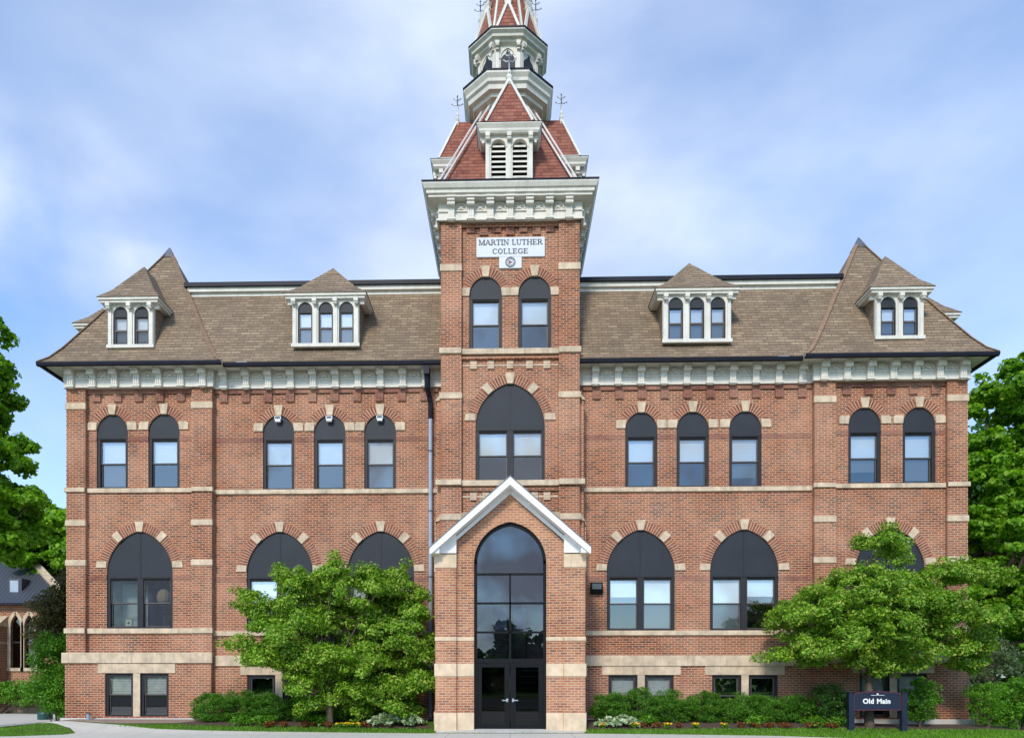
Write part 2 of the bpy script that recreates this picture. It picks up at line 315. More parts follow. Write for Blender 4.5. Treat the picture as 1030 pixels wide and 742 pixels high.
# ---------------------------------------------------------------- mesh helpers
class MB:
    def __init__(s, T=None): s.v = []; s.f = []; s.m = []; s.mats = []; s.T = T
    def mi(s, mat):
        if mat not in s.mats: s.mats.append(mat)
        return s.mats.index(mat)
    def add(s, vs, fs, mat):
        n = len(s.v); T = s.T
        s.v += [tuple(T @ Vector(v)) if T else tuple(v) for v in vs]
        k = s.mi(mat)
        for f in fs: s.f.append([i + n for i in f]); s.m.append(k)
    def box(s, x0, x1, y0, y1, z0, z1, mat):
        x0, x1 = min(x0, x1), max(x0, x1)
        vs = [(x, y, z) for z in (z0, z1) for y in (y0, y1) for x in (x0, x1)]
        s.add(vs, [(0, 2, 3, 1), (4, 5, 7, 6), (0, 1, 5, 4), (2, 6, 7, 3), (0, 4, 6, 2), (1, 3, 7, 5)], mat)
    def poly_prism(s, pts, axis, a0, a1, mat):
        """pts 2D outline; axis 'x': pts are (y,z); 'y': pts are (x,z); 'z': (x,y)"""
        def mk(p, a): return {'x': (a, p[0], p[1]), 'y': (p[0], a, p[1]), 'z': (p[0], p[1], a)}[axis]
        n = len(pts); vs = [mk(p, a0) for p in pts] + [mk(p, a1) for p in pts]
        fs = [list(range(n))[::-1], list(range(n, 2 * n))] + [(i, (i + 1) % n, n + (i + 1) % n, n + i) for i in range(n)]
        s.add(vs, fs, mat)
    def tube(s, pts, r, mat, n=8, cap=True):
        pts = [Vector(p) for p in pts]; rs = r if isinstance(r, (list, tuple)) else [r] * len(pts)
        vs = []; up = None
        for i, p in enumerate(pts):
            d = (pts[min(i + 1, len(pts) - 1)] - pts[max(i - 1, 0)]).normalized()
            a = Vector((0, 0, 1)) if abs(d.z) < .9 else Vector((1, 0, 0))
            if up is None: u = d.cross(a).normalized()
            else: u = (up - d * up.dot(d)).normalized()
            up = u; w = d.cross(u)
            vs += [p + (u * math.cos(2 * math.pi * k / n) + w * math.sin(2 * math.pi * k / n)) * rs[i] for k in range(n)]
        fs = [(i * n + k, i * n + (k + 1) % n, (i + 1) * n + (k + 1) % n, (i + 1) * n + k) for i in range(len(pts) - 1) for k in range(n)]
        if cap: fs += [list(range(n))[::-1], list(range((len(pts) - 1) * n, len(pts) * n))]
        s.add(vs, fs, mat)
    def bar(s, p, q, w, d, mat, nrm=(0, -1, 0)):
        """rectangular bar p->q, width w across, depth d along nrm"""
        p, q = Vector(p), Vector(q); t = (q - p).normalized(); n = Vector(nrm); n = (n - t * n.dot(t)).normalized(); b = t.cross(n)
        vs = [c + b * (sx * w / 2) + n * (sy * d / 2) for c in (p, q) for sx, sy in ((-1, -1), (1, -1), (1, 1), (-1, 1))]
        s.add(vs, [(0, 1, 2, 3), (7, 6, 5, 4), (0, 4, 5, 1), (1, 5, 6, 2), (2, 6, 7, 3), (3, 7, 4, 0)], mat)
    def loft(s, rings, mat, cap=True):
        n = len(rings[0]); vs = [p for r in rings for p in r]
        fs = [(i * n + k, i * n + (k + 1) % n, (i + 1) * n + (k + 1) % n, (i + 1) * n + k) for i in range(len(rings) - 1) for k in range(n)]
        if cap: fs += [list(range(n))[::-1], list(range((len(rings) - 1) * n, len(rings) * n))]
        s.add(vs, fs, mat)
    def ball(s, c, r, mat, n=8, m=5, sz=1):
        rings = []
        for j in range(1, m):
            t = math.pi * j / m
            rings.append([(c[0] + r * math.sin(t) * math.cos(2 * math.pi * k / n), c[1] + r * math.sin(t) * math.sin(2 * math.pi * k / n), c[2] - r * sz * math.cos(t)) for k in range(n)])
        s.loft(rings, mat)
    def build(s, name, parent=None, loc=(0, 0, 0), smooth=False, bevel=0):
        me = bpy.data.meshes.new(name); me.from_pydata([tuple(v) for v in s.v], [], s.f)
        for k in s.mats: me.materials.append(MATS[k])
        me.polygons.foreach_set('material_index', s.m)
        bm = bmesh.new(); bm.from_mesh(me); bmesh.ops.recalc_face_normals(bm, faces=bm.faces); bm.to_mesh(me); bm.free()
        if smooth: me.polygons.foreach_set('use_smooth', [True] * len(me.polygons))
        me.update()
        o = bpy.data.objects.new(name, me); COL.objects.link(o); o.location = loc
        if parent: o.parent = parent
        if bevel:
            b = o.modifiers.new('bevel', 'BEVEL'); b.width = bevel; b.segments = 1; b.limit_method = 'ANGLE'
        return o
def tag(o, label=None, cat=None, group=None, kind=None):
    if label: o['label'] = label
    if cat: o['category'] = cat
    if group: o['group'] = group
    if kind: o['kind'] = kind
    return o
def thing(name, label, cat, loc=(0, 0, 0), group=None, rz=0):
    o = bpy.data.objects.new(name, None); COL.objects.link(o); o.location = loc; o.rotation_euler.z = rz
    return tag(o, label, cat, group)
def dup(o, loc=None, parent=None, rz=None):
    kids = [c for c in bpy.data.objects if c.parent == o]
    c = o.copy(); COL.objects.link(c)
    c.parent = parent if parent is not None else o.parent
    if loc is not None: c.location = loc
    if rz is not None: c.rotation_euler.z = rz
    for k in kids: dup(k, parent=c)
    return c

def arch_pts(w, zs, za, n=14):
    """pointed arch from (-w,zs) over (0,za) to (w,zs)"""
    h = max(za - zs, w * 1.001); zs = za - h
    r = (w * w + h * h) / (2 * w); cx = r - w; a1 = math.atan2(h, -cx) if True else 0
    a1 = math.pi - math.acos(max(-1, min(1, cx / r)))
    left = []
    for i in range(n + 1):
        a = math.pi + (a1 - math.pi) * i / n
        left.append((cx + r * math.cos(a), zs + r * math.sin(a)))
    left[-1] = (0, za)
    return left + [(-x, z) for x, z in left[-2::-1]], r, cx, a1, zs
def arch_poly(cx, w, z0, zs, za, n=14):
    a = arch_pts(w, zs, za, n)[0]
    return [(cx - w, z0)] + [(cx + x, z) for x, z in a] + [(cx + w, z0)]
def rect_poly(x0, x1, z0, z1): return [(x0, z0), (x0, z1), (x1, z1), (x1, z0)]
def inside(p, poly):
    x, y = p; c = False; n = len(poly)
    for i in range(n):
        x1, y1 = poly[i]; x2, y2 = poly[(i + 1) % n]
        if (y1 > y) != (y2 > y) and x < (x2 - x1) * (y - y1) / (y2 - y1) + x1: c = not c
    return c
def slab(mb, outer, holes, Y, back, reveal, mat, rmat=None, sides=True):
    """wall slab facing -y with holes cut through it, side returns to `back` and hole reveals to `reveal`"""
    pts = []; edges = []
    for poly in [outer] + holes:
        n = len(pts); pts += [Vector(p) for p in poly]; edges += [(n + i, n + (i + 1) % len(poly)) for i in range(len(poly))]
    v, e, f, *_ = delaunay_2d_cdt(pts, edges, [], 1, 1e-5)
    fs = []
    for t in f:
        c = (sum(v[i].x for i in t) / len(t), sum(v[i].y for i in t) / len(t))
        if inside(c, outer) and not any(inside(c, h) for h in holes): fs.append(list(t))
    mb.add([(p.x, Y, p.y) for p in v], fs, mat)
    for h in holes:
        n = len(h); mb.add([(x, Y, z) for x, z in h] + [(x, Y + reveal, z) for x, z in h], [(i, (i + 1) % n, n + (i + 1) % n, n + i) for i in range(n)], rmat or mat)
    if sides:
        n = len(outer); mb.add([(x, Y, z) for x, z in outer] + [(x, back, z) for x, z in outer], [(i, n + i, n + (i + 1) % n, (i + 1) % n) for i in range(n)], mat)

# ================================================================ SETTING: ground
def S(t): t = max(0, min(1, t)); return t * t * (3 - 2 * t)
def gz(x, y):
    return .26 * S((y + 3.3) / 2.2) * S((16.6 - abs(x)) / 2.2) * (1 if x < 0 else (1 - .45 * S((x - 9) / 4)))
def grid(name, xs, ys, mat, off=0):
    mb = MB(); nx = len(xs)
    vs = [(x, y, gz(x, y) + off) for y in ys for x in xs]
    mb.add(vs, [(j * nx + i, j * nx + i + 1, (j + 1) * nx + i + 1, (j + 1) * nx + i) for j in range(len(ys) - 1) for i in range(nx - 1)], mat)
    return mb.build(name, smooth=True)
def frange(a, b, s): return [a + s * i for i in range(int(round((b - a) / s)) + 1)]
xs = [-900, -300, -120, -60, -36] + frange(-20, 20, .25) + [36, 60, 120, 300, 900]
ys = [-400, -120, -60, -30, -12] + frange(-5, 1, .2) + [3, 6, 10, 20, 40, 80, 200, 500, 1500]
tag(grid('ground', xs, ys, 'lawn'), kind='structure')
def patch(name, poly, mat, off, step=.3):
    pts = [Vector(p) for p in poly]; n0 = len(pts); edges = [(i, (i + 1) % n0) for i in range(n0)]
    x0, x1 = min(p[0] for p in poly), max(p[0] for p in poly); y0, y1 = min(p[1] for p in poly), max(p[1] for p in poly)
    y = math.ceil(y0 / step) * step
    while y < y1:
        x = math.ceil(x0 / step) * step
        while x < x1:
            if inside((x, y), poly): pts.append(Vector((x, y)))
            x += step if abs(y) < 6 else step * 4
        y += step if abs(y) < 6 else step * 4
    v, e, f, *_ = delaunay_2d_cdt(pts, edges, [], 1, 1e-5)
    fs = [list(t) for t in f if inside((sum(v[i].x for i in t) / 3, sum(v[i].y for i in t) / 3), poly)]
    mb = MB(); mb.add([(p.x, p.y, gz(p.x, p.y) + off) for p in v], fs, mat)
    return tag(mb.build(name, smooth=True), kind='structure')
patch('path', [(-60, 9), (-60, 1.5), (-24, .6), (-17.2, -.45), (-15.2, -1.2), (-13.6, -2.3), (-12.95, -3.1), (-13.0, -3.6), (-13.9, -4.2), (-17, -5.0), (-30, -6), (-30, -16), (22, -16), (14, -8.5), (10.6, -6),
               (9.2, -4.3), (7.6, -3.55), (5.0, -3.15), (2.6, -3.02), (-2.6, -3.02), (-5, -2.9), (-7.7, -2.75), (-9.4, -2.62), (-10.8, -2.45), (-12.2, -1.95), (-14.2, -1.3), (-15.6, -.2), (-16.4, 2), (-17.6, 6), (-20, 8), (-26, 9.2)], 'path_slabs', .012)
patch('gravel_bed', [(-15.9, -.1), (-14.5, -1.1), (-12.4, -1.75), (-10.6, -1.7), (-10.0, -1.2), (-9.9, -.2), (-15.0, -.2), (-15.0, 4), (-15.9, 4)], 'gravel', .016)
patch('planting_bed', [(-10.4, -1.9), (-2.4, -2.35), (-2.4, -.1), (-9.9, -.1)], 'mulch', .012)
patch('planting_bed', [(2.4, -2.35), (10.6, -2.1), (16.5, -1.9), (16.5, -.1), (2.4, -.1)], 'mulch', .012)
patch('porch_step', [(-2.2, -3.0), (2.2, -3.0), (2.2, -2.4), (-2.2, -2.4)], 'concrete', .02)

patch('bounce_road', [(-60, -38), (-60, -17.5), (60, -17.5), (60, -38)], 'asphalt', .014)  # unseen asphalt, added so the ground bounces neutral light onto the white trim
# lawn blades (nobody could count them)
def blades():
    zones = []
    n = 52000
    x = RNG.uniform(-13, 18, n); y = RNG.uniform(-5.6, -1.7, n)
    path = [(-12.8, -2.05), (-10.8, -2.5), (-9.4, -2.68), (-7.7, -2.82), (-5, -2.96), (-2.45, -3.05), (2.45, -3.05), (5.0, -3.18), (7.6, -3.6), (9.2, -4.35), (10.6, -6), (18.5, -6), (18.5, -1.9), (10.6, -2.1), (2.4, -2.35), (2.3, -2.4), (2.3, -2.9), (-2.3, -2.9), (-2.4, -2.35), (-10.4, -1.9)]
    ok = [i for i in range(n) if inside((x[i], y[i]), path)]
    x = x[ok]; y = y[ok]
    n2 = 9000; x2 = RNG.uniform(-22, -12.9, n2); y2 = RNG.uniform(-5.5, 0, n2)
    pl = [(-24, .5), (-17.3, -.55), (-15.3, -1.3), (-13.7, -2.4), (-13.1, -3.1), (-13.1, -3.5), (-14.0, -4.1), (-17, -4.9), (-24, -5.5)]
    ok = [i for i in range(n2) if inside((x2[i], y2[i]), pl)]
    x = np.concatenate([x, x2[ok]]); y = np.concatenate([y, y2[ok]])
    N = len(x); a = RNG.uniform(0, 2 * np.pi, N); h = RNG.uniform(.03, .075, N); w = RNG.uniform(.006, .012, N)
    z = np.array([gz(*p) for p in zip(x, y)])
    lx, ly = RNG.normal(0, .022, N), RNG.normal(0, .022, N)
    V = np.empty((N, 3, 3)); V[:, 0] = np.stack([x - w * np.cos(a), y - w * np.sin(a), z], 1); V[:, 1] = np.stack([x + w * np.cos(a), y + w * np.sin(a), z], 1); V[:, 2] = np.stack([x + lx, y + ly, z + h], 1)
    me = bpy.data.meshes.new('grass'); me.from_pydata(V.reshape(-1, 3).tolist(), [], np.arange(N * 3).reshape(-1, 3).tolist()); me.materials.append(MATS['blade'])
    o = bpy.data.objects.new('grass', me); COL.objects.link(o); tag(o, 'short bright green mown grass of the lawn strip', 'grass', kind='stuff')
blades()

# ================================================================ THE COLLEGE BUILDING
B = thing('college_building', 'long red brick college hall with central spired bell tower and gabled glass entrance porch', 'building', (0, 0, 0))

# ---- openings
A = dict(w=.535, h=2.53, tr=1.69, sp=1.97)           # single arched sash window
Bw = dict(w=1.13, h=3.38, tr=1.78, sp=2.10)          # twin window under one pointed arch
CW = dict(w=.48, h=1.39)                              # cellar window
def holeA(cx, z0, w=.535, h=2.53): return arch_poly(cx, w, z0, z0 + h - .62, z0 + h)
def holeB(cx, z0, h=3.38): return arch_poly(cx, 1.13, z0, z0 + h - 1.44, z0 + h)
def holeC(cx, z0, h=1.39): return rect_poly(cx - .48, cx + .48, z0, z0 + h)

walls = MB()
for s in (-1, 1):
    def X(a, b): return (min(s * a, s * b), max(s * a, s * b))
    x0, x1 = X(2.3, 10.0)
    slab(walls, rect_poly(x0, x1, 2.1, 11.4), [holeA(s * c, 8.0) for c in (4.375, 6.08, 7.82)] + [holeB(s * c, 3.23) for c in (4.355, 7.78)], 0, .5, .22, 'brick')
    slab(walls, rect_poly(x0, x1, .0, 2.1), [holeC(s * c + d, .36) for c in (4.355, 7.78) for d in (-.6, .6)], -.08, .4, .25, 'brick')
    x0, x1 = X(10.66, 14.32)
    slab(walls, rect_poly(x0, x1, 2.2, 11.4), [holeA(s * c, 8.05) for c in (11.69, 13.46)] + [holeB(s * 12.52, 3.32, 3.3)], -.1, .5, .22, 'brick')
    x0, x1 = X(10.0, 14.97)
    slab(walls, rect_poly(x0, x1, .0, 2.2), [holeC(s * 12.52 + d, .36, 1.45) for d in (-.6, .6)], -.3, .4, .25, 'brick')
    for a, b in ((10.0, 10.68), (14.3, 14.95)):
        walls.box(s * a, s * b, -.25, .45, 2.2, 11.4, 'brick')
    # side, back
    walls.box(s * 14.6, s * 14.93, .45, 4.6, 0, 11.4, 'brick')
    walls.box(s * 9.6, s * 14.93, 4.6, 4.9, 0, 11.4, 'brick')
    walls.box(s * 9.7, s * 9.98, 4.9, 11.7, 0, 15.2, 'brick')
walls.box(-9.98, 9.98, 11.7, 12, 0, 15.2, 'brick')
walls.build('wall', B)
tw = MB()
slab(tw, rect_poly(-1.6, 1.6, 5.0, 16.5), [arch_poly(c, .535, 12.36, 14.77 - .62, 14.77) for c in (-.8, .8)] + [holeB(0, 8.08, 3.2)], -.65, -.3, .22, 'brick')
for s in (-1, 1):
    tw.box(s * 1.58, s * 2.25, -.8, -.2, 0, 16.5, 'brick')
    tw.box(s * 1.95, s * 2.25, -.2, 3.7, 0, 16.5, 'brick')
    tw.box(s * 2.2, s * 2.4, -.62, .05, 0, 10.74, 'brick')
    tw.box(s * 2.2, s * 2.5, -.42, .05, 0, 6.8, 'brick')
tw.box(-2.0, 2.0, 3.4, 3.7, 0, 16.5, 'brick')
# corbelled top of the tower panel and blocks under the strings
for k in range(7): tw.box(-1.42 + k * .43, -1.22 + k * .43 + .06, -.71, -.65, 16.08 + (.0 if k % 2 else .08), 16.32, 'corbel_brick')
tw.box(-1.58, 1.58, -.74, -.65, 16.32, 16.48, 'brick')
tw.build('tower_wall', B)

# ---- string courses in stone, each run is one part
def band(z0, z1, segs, mat='stone', name='stone_band', sl=True):
    mb = MB()
    for (a, b, Y, pr) in segs:
        mb.box(a, b, Y - pr, Y + .05, z0, z1, mat)
        n = max(1, int((b - a) / 1.55))
        for k in range(1, n): mb.box(a + (b - a) * k / n - .007, a + (b - a) * k / n + .007, Y - pr - .003, Y, z0 + .002, z1 - .002, 'stone_aged')
    return mb.build(name, B, bevel=.012)
for s in (-1, 1):
    def seg(a, b, Y, pr): return (min(s * a, s * b), max(s * a, s * b), Y, pr)
    band(7.85, 8.0, [seg(2.42, 10.0, 0, .07)]); band(7.90, 8.05, [seg(10.68, 14.3, -.1, .07), seg(9.96, 10.68, -.25, .06), seg(14.3, 15.01, -.25, .06)])
    band(3.07, 3.23, [seg(2.52, 10.0, 0, .07)]); band(3.15, 3.32, [seg(10.68, 14.3, -.1, .07), seg(9.96, 10.68, -.25, .06), seg(14.3, 15.01, -.25, .06)])
    band(2.05, 2.40, [seg(2.52, 9.95, -.08, .06)], 'stone_aged' if 0 else 'stone'); band(2.15, 2.50, [seg(9.95, 15.05, -.3, .07)])
    for z0, z1 in ((10.68, 10.90), (6.76, 6.96), (5.42, 5.62)):
        for a, b in ((9.97, 10.70), (14.28, 14.98)):
            mb = MB(); mb.box(s * a, s * b, -.285, -.2, z0, z1, 'stone'); mb.build('pier_stone', B, bevel=.01)
    for z0, z1, w in ((14.86, 15.08, 2.28), (10.72, 10.91, 2.30), (6.78, 6.97, 2.30)):
        mb = MB(); mb.box(s * 1.56, s * w, -.835, -.75, z0, z1, 'stone')
        if z0 < 12: mb.poly_prism([(s * w, z0), (s * (w + .16), z0 - .02), (s * w, z1)], 'y', -.66, -.1, 'stone')
        mb.build('pier_stone', B, bevel=.008)
    mb = MB(); mb.box(s * 9.9, s * 15.06, -.44, -.3, 0, .31, 'concrete'); mb.box(s * 14.93, s * 15.06, -.3, 4.9, 0, .31, 'concrete'); mb.box(s * 2.5, s * 9.9, -.2, -.08, 0, .3, 'concrete'); mb.build('plinth', B, bevel=.02)
    # cellar lintels, sills and stone mullions
    for c, Y, dz in ((4.355, -.08, 0), (7.78, -.08, 0), (12.52, -.3, .06)):
        mb = MB(); mb.box(s * c - 1.31, s * c + 1.31, Y - .025, Y + .1, 1.75 + dz, 2.05 + dz * 1.6, 'stone'); mb.build('lintel', B, bevel=.01)
        mb = MB(); mb.box(s * c - .12, s * c + .12, Y - .012, Y + .2, .36, 1.75 + dz, 'stone'); mb.build('stone_mullion', B)
band(12.18, 12.36, [(-1.58, 1.58, -.65, .12), (-2.3, -1.58, -.8, .06), (1.58, 2.3, -.8, .06)])
band(7.90, 8.08, [(-1.58, 1.58, -.65, .12), (-2.42, -1.58, -.85, .06), (1.58, 2.42, -.85, .06)])
for zz, cs in ((11.73, (-1.2, -.63, 0, .63, 1.2)), (7.45, (-1.2, -.8, .8, 1.2))):
    mb = MB()
    for c in cs:
        mb.box(c - .11, c + .11, -.71, -.65, zz, zz + .24, 'stone'); 
        for q in (0, .08, .16): mb.box(c - .115, c + .115, -.716, -.66, zz + q + .055, zz + q + .066, 'brick')
    mb.box(-1.56, 1.56, -.672, -.65, zz + .09, zz + .14, 'stone'); mb.box(-1.58, 1.58, -.735, -.65, zz + .3, zz + .38, 'brick')
    mb.build('block_course', B)

# ---- brick corbel table under the frieze and projecting brick string courses
for s in (-1, 1):
    mb = MB()
    def bx(a, b, Y, pr, z0, z1, m): mb.box(s * a, s * b, Y - pr, Y + .02, z0, z1, m)
    bx(2.42, 9.98, 0, .07, 11.24, 11.385, 'corbel_brick'); bx(10.7, 14.28, -.1, .07, 11.24, 11.385, 'corbel_brick')
    x = 2.75
    while x < 9.9: bx(x, x + .27, 0, .06, 10.95, 11.235, 'corbel_brick'); x += .755
    for k in range(5): bx(10.96 + k * .72, 11.23 + k * .72, -.1, .06, 10.97, 11.235, 'corbel_brick')
    mb.build('corbel_table', B)
    def bs(a, b, Y, z0):
        m_ = MB(); m_.box(s * a, s * b, Y - .014, Y + .02, z0, z0 + .15, 'corbel_brick'); m_.build('brick_string', B)
    for z0, cs, w in ((9.60, (4.375, 6.08, 7.82), .535), (4.88, (4.355, 7.78), 1.13)):
        xx = 2.42
        for c in cs: bs(xx, c - w, 0, z0); xx = c + w
        bs(xx, 9.98, 0, z0)
    for z0, cs, w in ((9.65, (11.69, 13.46), .535), (4.95, (12.52,), 1.13)):
        xx = 10.68
        for c in cs: bs(xx, c - w, -.1, z0); xx = c + w
        bs(xx, 14.3, -.1, z0)

# ---- windows
def stones(parent, w, z_s, z_a, ring, loc_imp, diag, iw=.31):
    """brick arch + keystone + imposts (local: y=0 is the wall face, z=0 the sill)"""
    pts, r, cx, a1, zs = arch_pts(w, z_s, z_a)
    mb = MB()
    # start angle above the impost
    zi = loc_imp + (.28 if not diag else .2)
    a_start = math.pi - math.asin(max(0, min(1, (zi - zs) / r))) if zi > zs else math.pi
    n = int(r * abs(a_start - a1) / (.078 if diag else .068))
    for sx in (-1, 1):
        arc = [a_start + (a1 - a_start) * k / 24 for k in range(25)]
        P = [(sx * (cx + (r + q) * math.cos(a)), zs + (r + q) * math.sin(a)) for q in (0, ring) for a in arc]
        m = 25; mb.add([(x, -.004, z) for x, z in P], [(k, k + 1, m + k + 1, m + k) for k in range(24)], 'mortar')
        rows = ((.0, ring),) if not diag else ((.0, ring * .48), (ring * .52, ring))
        for (q0, q1) in rows:
            for k in range(n):
                b0 = a_start + (a1 - a_start) * (k + .16) / n; b1 = a_start + (a1 - a_start) * (k + .84) / n
                vs = []
                for y in (-.014, .0):
                    for a, q in ((b0, q0), (b1, q0), (b1, q1), (b0, q1)): vs.append((sx * (cx + (r + q) * math.cos(a)), y, zs + (r + q) * math.sin(a)))
                mb.add(vs, [(0, 1, 2, 3), (0, 4, 5, 1), (1, 5, 6, 2), (2, 6, 7, 3), (3, 7, 4, 0)], 'voussoir')
    mb.build('brick_arch', parent)
    mb = MB(); mb.poly_prism([(-.10, z_a - .035), (.10, z_a - .035), (.155, z_a + .31), (-.155, z_a + .31)], 'y', -.05, .05, 'stone'); mb.build('keystone', parent, bevel=.008)
    for sx in (-1, 1):
        mb = MB(); h = .27 if not diag else .22
        mb.poly_prism([(sx * (w - .0), loc_imp), (sx * (w + iw), loc_imp), (sx * (w + iw), loc_imp + h * .85), (sx * (w + iw * .8), loc_imp + h), (sx * (w - .03), loc_imp + h)] if not diag else
                      [(sx * w, loc_imp), (sx * (w + .36), loc_imp), (sx * (w + .33), loc_imp + h), (sx * (w - .01), loc_imp + h)], 'y', -.045, .05, 'stone')
        mb.build('impost_stone', parent, bevel=.008)
        if diag:
            am = a_start + (a1 - a_start) * .54; da = .105 / r
            P = [(sx * (cx + (r + q) * math.cos(a)), zs + (r + q) * math.sin(a)) for a, q in ((am - da, .004), (am + da, .004), (am + da * 1.0, ring + .04), (am - da * 1.0, ring + .04))]
            mb = MB(); mb.poly_prism(P, 'y', -.05, .05, 'stone'); mb.build('arch_stone', parent, bevel=.008)
def sash(mbf, parent, x0, x1, z0, z1, split=.5, dark=False):
    """double-hung sash between x0..x1, z0..z1; frames go in mbf, panes become sub-parts"""
    zm = z0 + (z1 - z0) * split; f = .035
    for (a, b, y, zz0, zz1) in ((x0, x1, .10, zm, z1), (x0, x1, .135, z0, zm + .02)):
        mbf.box(a, a + f, y, y + .04, zz0, zz1, 'sash_bronze'); mbf.box(b - f, b, y, y + .04, zz0, zz1, 'sash_bronze')
        mbf.box(a + f, b - f, y, y + .04, zz0, zz0 + f, 'sash_bronze'); mbf.box(a + f, b - f, y, y + .04, zz1 - f, zz1, 'sash_bronze')
    p = MB(); p.add([(x0 + f, .12, zm + f), (x1 - f, .12, zm + f), (x1 - f, .12, z1 - f), (x0 + f, .12, z1 - f)], [(0, 1, 2, 3)], 'glass_dark' if dark else 'glass'); p.build('pane', parent)
    p = MB(); p.add([(x0 + f, .155, z0 + f), (x1 - f, .155, z0 + f), (x1 - f, .155, zm - f + .02), (x0 + f, .155, zm - f + .02)], [(0, 1, 2, 3)], 'glass_dark' if dark else 'glass_screen'); p.build('pane', parent)
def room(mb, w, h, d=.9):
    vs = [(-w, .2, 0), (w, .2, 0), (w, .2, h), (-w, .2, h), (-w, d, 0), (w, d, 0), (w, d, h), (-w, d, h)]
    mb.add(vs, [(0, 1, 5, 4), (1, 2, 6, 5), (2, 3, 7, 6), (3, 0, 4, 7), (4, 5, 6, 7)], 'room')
def mk_single(h, tr, w=.535, imp=None, iw=.31, wood=False):
    o = MB(); room(o, w - .01, tr)
    j = .10
    o.box(-w, -w + j, .045, .19, 0, tr, 'frame_dark'); o.box(w - j, w, .045, .19, 0, tr, 'frame_dark')
    o.box(-w + j, w - j, .03, .19, 0, .055, 'frame_dark'); o.box(-w, w, .035, .19, tr, tr + .055, 'frame_dark'); o.box(-w + j, w - j, .055, .19, tr - .06, tr, 'black_metal')
    po = MB(); 
    root = None
    # build sash frames in the same mesh, so create it after collecting; panes need the parent, so make a holder
    holder = []
    class H: pass
    me_parent = bpy.data.objects.new('window', bpy.data.meshes.new('tmp')); COL.objects.link(me_parent); me_parent.parent = B
    sash(o, me_parent, -w + j, w - j, .055, tr - .06, .5)
    tmp = o.build('window'); me_parent.data = tmp.data; bpy.data.objects.remove(tmp); me_parent.data.name = 'window'
    hp = MB(); poly = arch_poly(0, w, tr + .055, h - .62, h); hp.poly_prism(poly, 'y', .05, .12, 'head_panel'); hp.build('head_panel', me_parent)
    stones(me_parent, w, h - .62, h, .28, imp, False, iw)
    return me_parent
def mk_double(h, tr, imp):
    w = 1.13; o = MB(); room(o, w - .01, tr); j = .10
    for a, b in ((-w, -w + j), (w - j, w), (-.10, .10)): o.box(a, b, .045, .19, 0, tr, 'frame_dark')
    for a, b in ((-w + j, -.10), (.10, w - j)): o.box(a, b, .03, .19, 0, .055, 'frame_dark'); o.box(a, b, .055, .19, tr - .06, tr, 'black_metal')
    o.box(-w, w, .035, .19, tr, tr + .06, 'frame_dark')
    po = bpy.data.objects.new('window', bpy.data.meshes.new('tmp')); COL.objects.link(po); po.parent = B
    sash(o, po, -w + j, -.10, .055, tr - .06); sash(o, po, .10, w - j, .055, tr - .06)
    tmp = o.build('window'); po.data = tmp.data; bpy.data.objects.remove(tmp)
    hp = MB(); hp.poly_prism(arch_poly(0, w, tr + .06, h - 1.44, h), 'y', .05, .12, 'head_panel'); hp.box(-.02, .02, .038, .05, tr + .06, h - .04, 'frame_dark'); hp.build('head_panel', po)
    stones(po, w, h - 1.44, h, .30, imp, True)
    return po
def mk_cellar(h):
    w = .48; o = MB(); room(o, w - .01, h); j = .09
    o.box(-w, -w + j, .06, .2, 0, h, 'frame_dark'); o.box(w - j, w, .06, .2, 0, h, 'frame_dark'); o.box(-w + j, w - j, .06, .2, h - .08, h, 'frame_dark'); o.box(-w + j, w - j, .06, .2, 0, .06, 'frame_dark')
    po = bpy.data.objects.new('window', bpy.data.meshes.new('tmp')); COL.objects.link(po); po.parent = B
    sash(o, po, -w + j, w - j, .06, h - .08)
    tmp = o.build('window'); po.data = tmp.data; bpy.data.objects.remove(tmp); return po
def blind(win, x0, x1, ztop, drop, mat='blind', y=.21):
    if drop <= 0: return
    mb = MB(); mb.box(x0, x1, y, y + .012, ztop - drop, ztop, mat); mb.box(x0, x1, y - .008, y + .02, ztop - drop - .025, ztop - drop, mat); mb.build('blind', win)
# third floor singles: (x, wallY, z0, blind fraction, material)
wA = mk_single(2.53, 1.69, imp=1.97)
first = True
rowA = [(-7.82, 0, 8.0, .52, 'curtain'), (-6.08, 0, 8.0, .5, 'curtain'), (-4.375, 0, 8.0, .98, 'blind_slats'), (4.375, 0, 8.0, .52, 'blind'), (6.08, 0, 8.0, .5, 'blind'), (7.82, 0, 8.0, .8, 'blind_slats'),
        (-13.46, -.1, 8.05, .97, 'blind_slats'), (-11.69, -.1, 8.05, .46, 'blind_slats'), (11.69, -.1, 8.05, .75, 'blind'), (13.46, -.1, 8.05, .93, 'blind_slats')]
lampwins = []
for (x, y, z, f, m) in rowA:
    o = wA if first else dup(wA, (x, y, z), parent=B); first = False; o.location = (x, y, z)
    lampwins.append((o, f, m))
for o, f, m in lampwins: blind(o, -.43, .43, 1.63, 1.57 * f, m)
wT = mk_single(2.41, 1.67, imp=1.75, iw=.262)
wT2 = dup(wT, (.8, -.65, 12.36), parent=B); wT.location = (-.8, -.65, 12.36)
blind(wT, -.43, .43, 1.61, .8, 'blind'); blind(wT2, -.43, .43, 1.61, .78, 'blind')
wB = mk_double(3.38, 1.78, 2.0); alls = [wB]
for x, y, z in ((-4.355, 0, 3.23), (4.355, 0, 3.23), (7.78, 0, 3.23)): alls.append(dup(wB, (x, y, z), parent=B))
wB.location = (-7.78, 0, 3.23)
wP = mk_double(3.30, 1.70, 2.05); wP2 = dup(wP, (12.52, -.1, 3.32), parent=B); wP.location = (-12.52, -.1, 3.32)
wTB = mk_double(3.20, 1.66, 1.97); wTB.location = (0, -.65, 8.08)
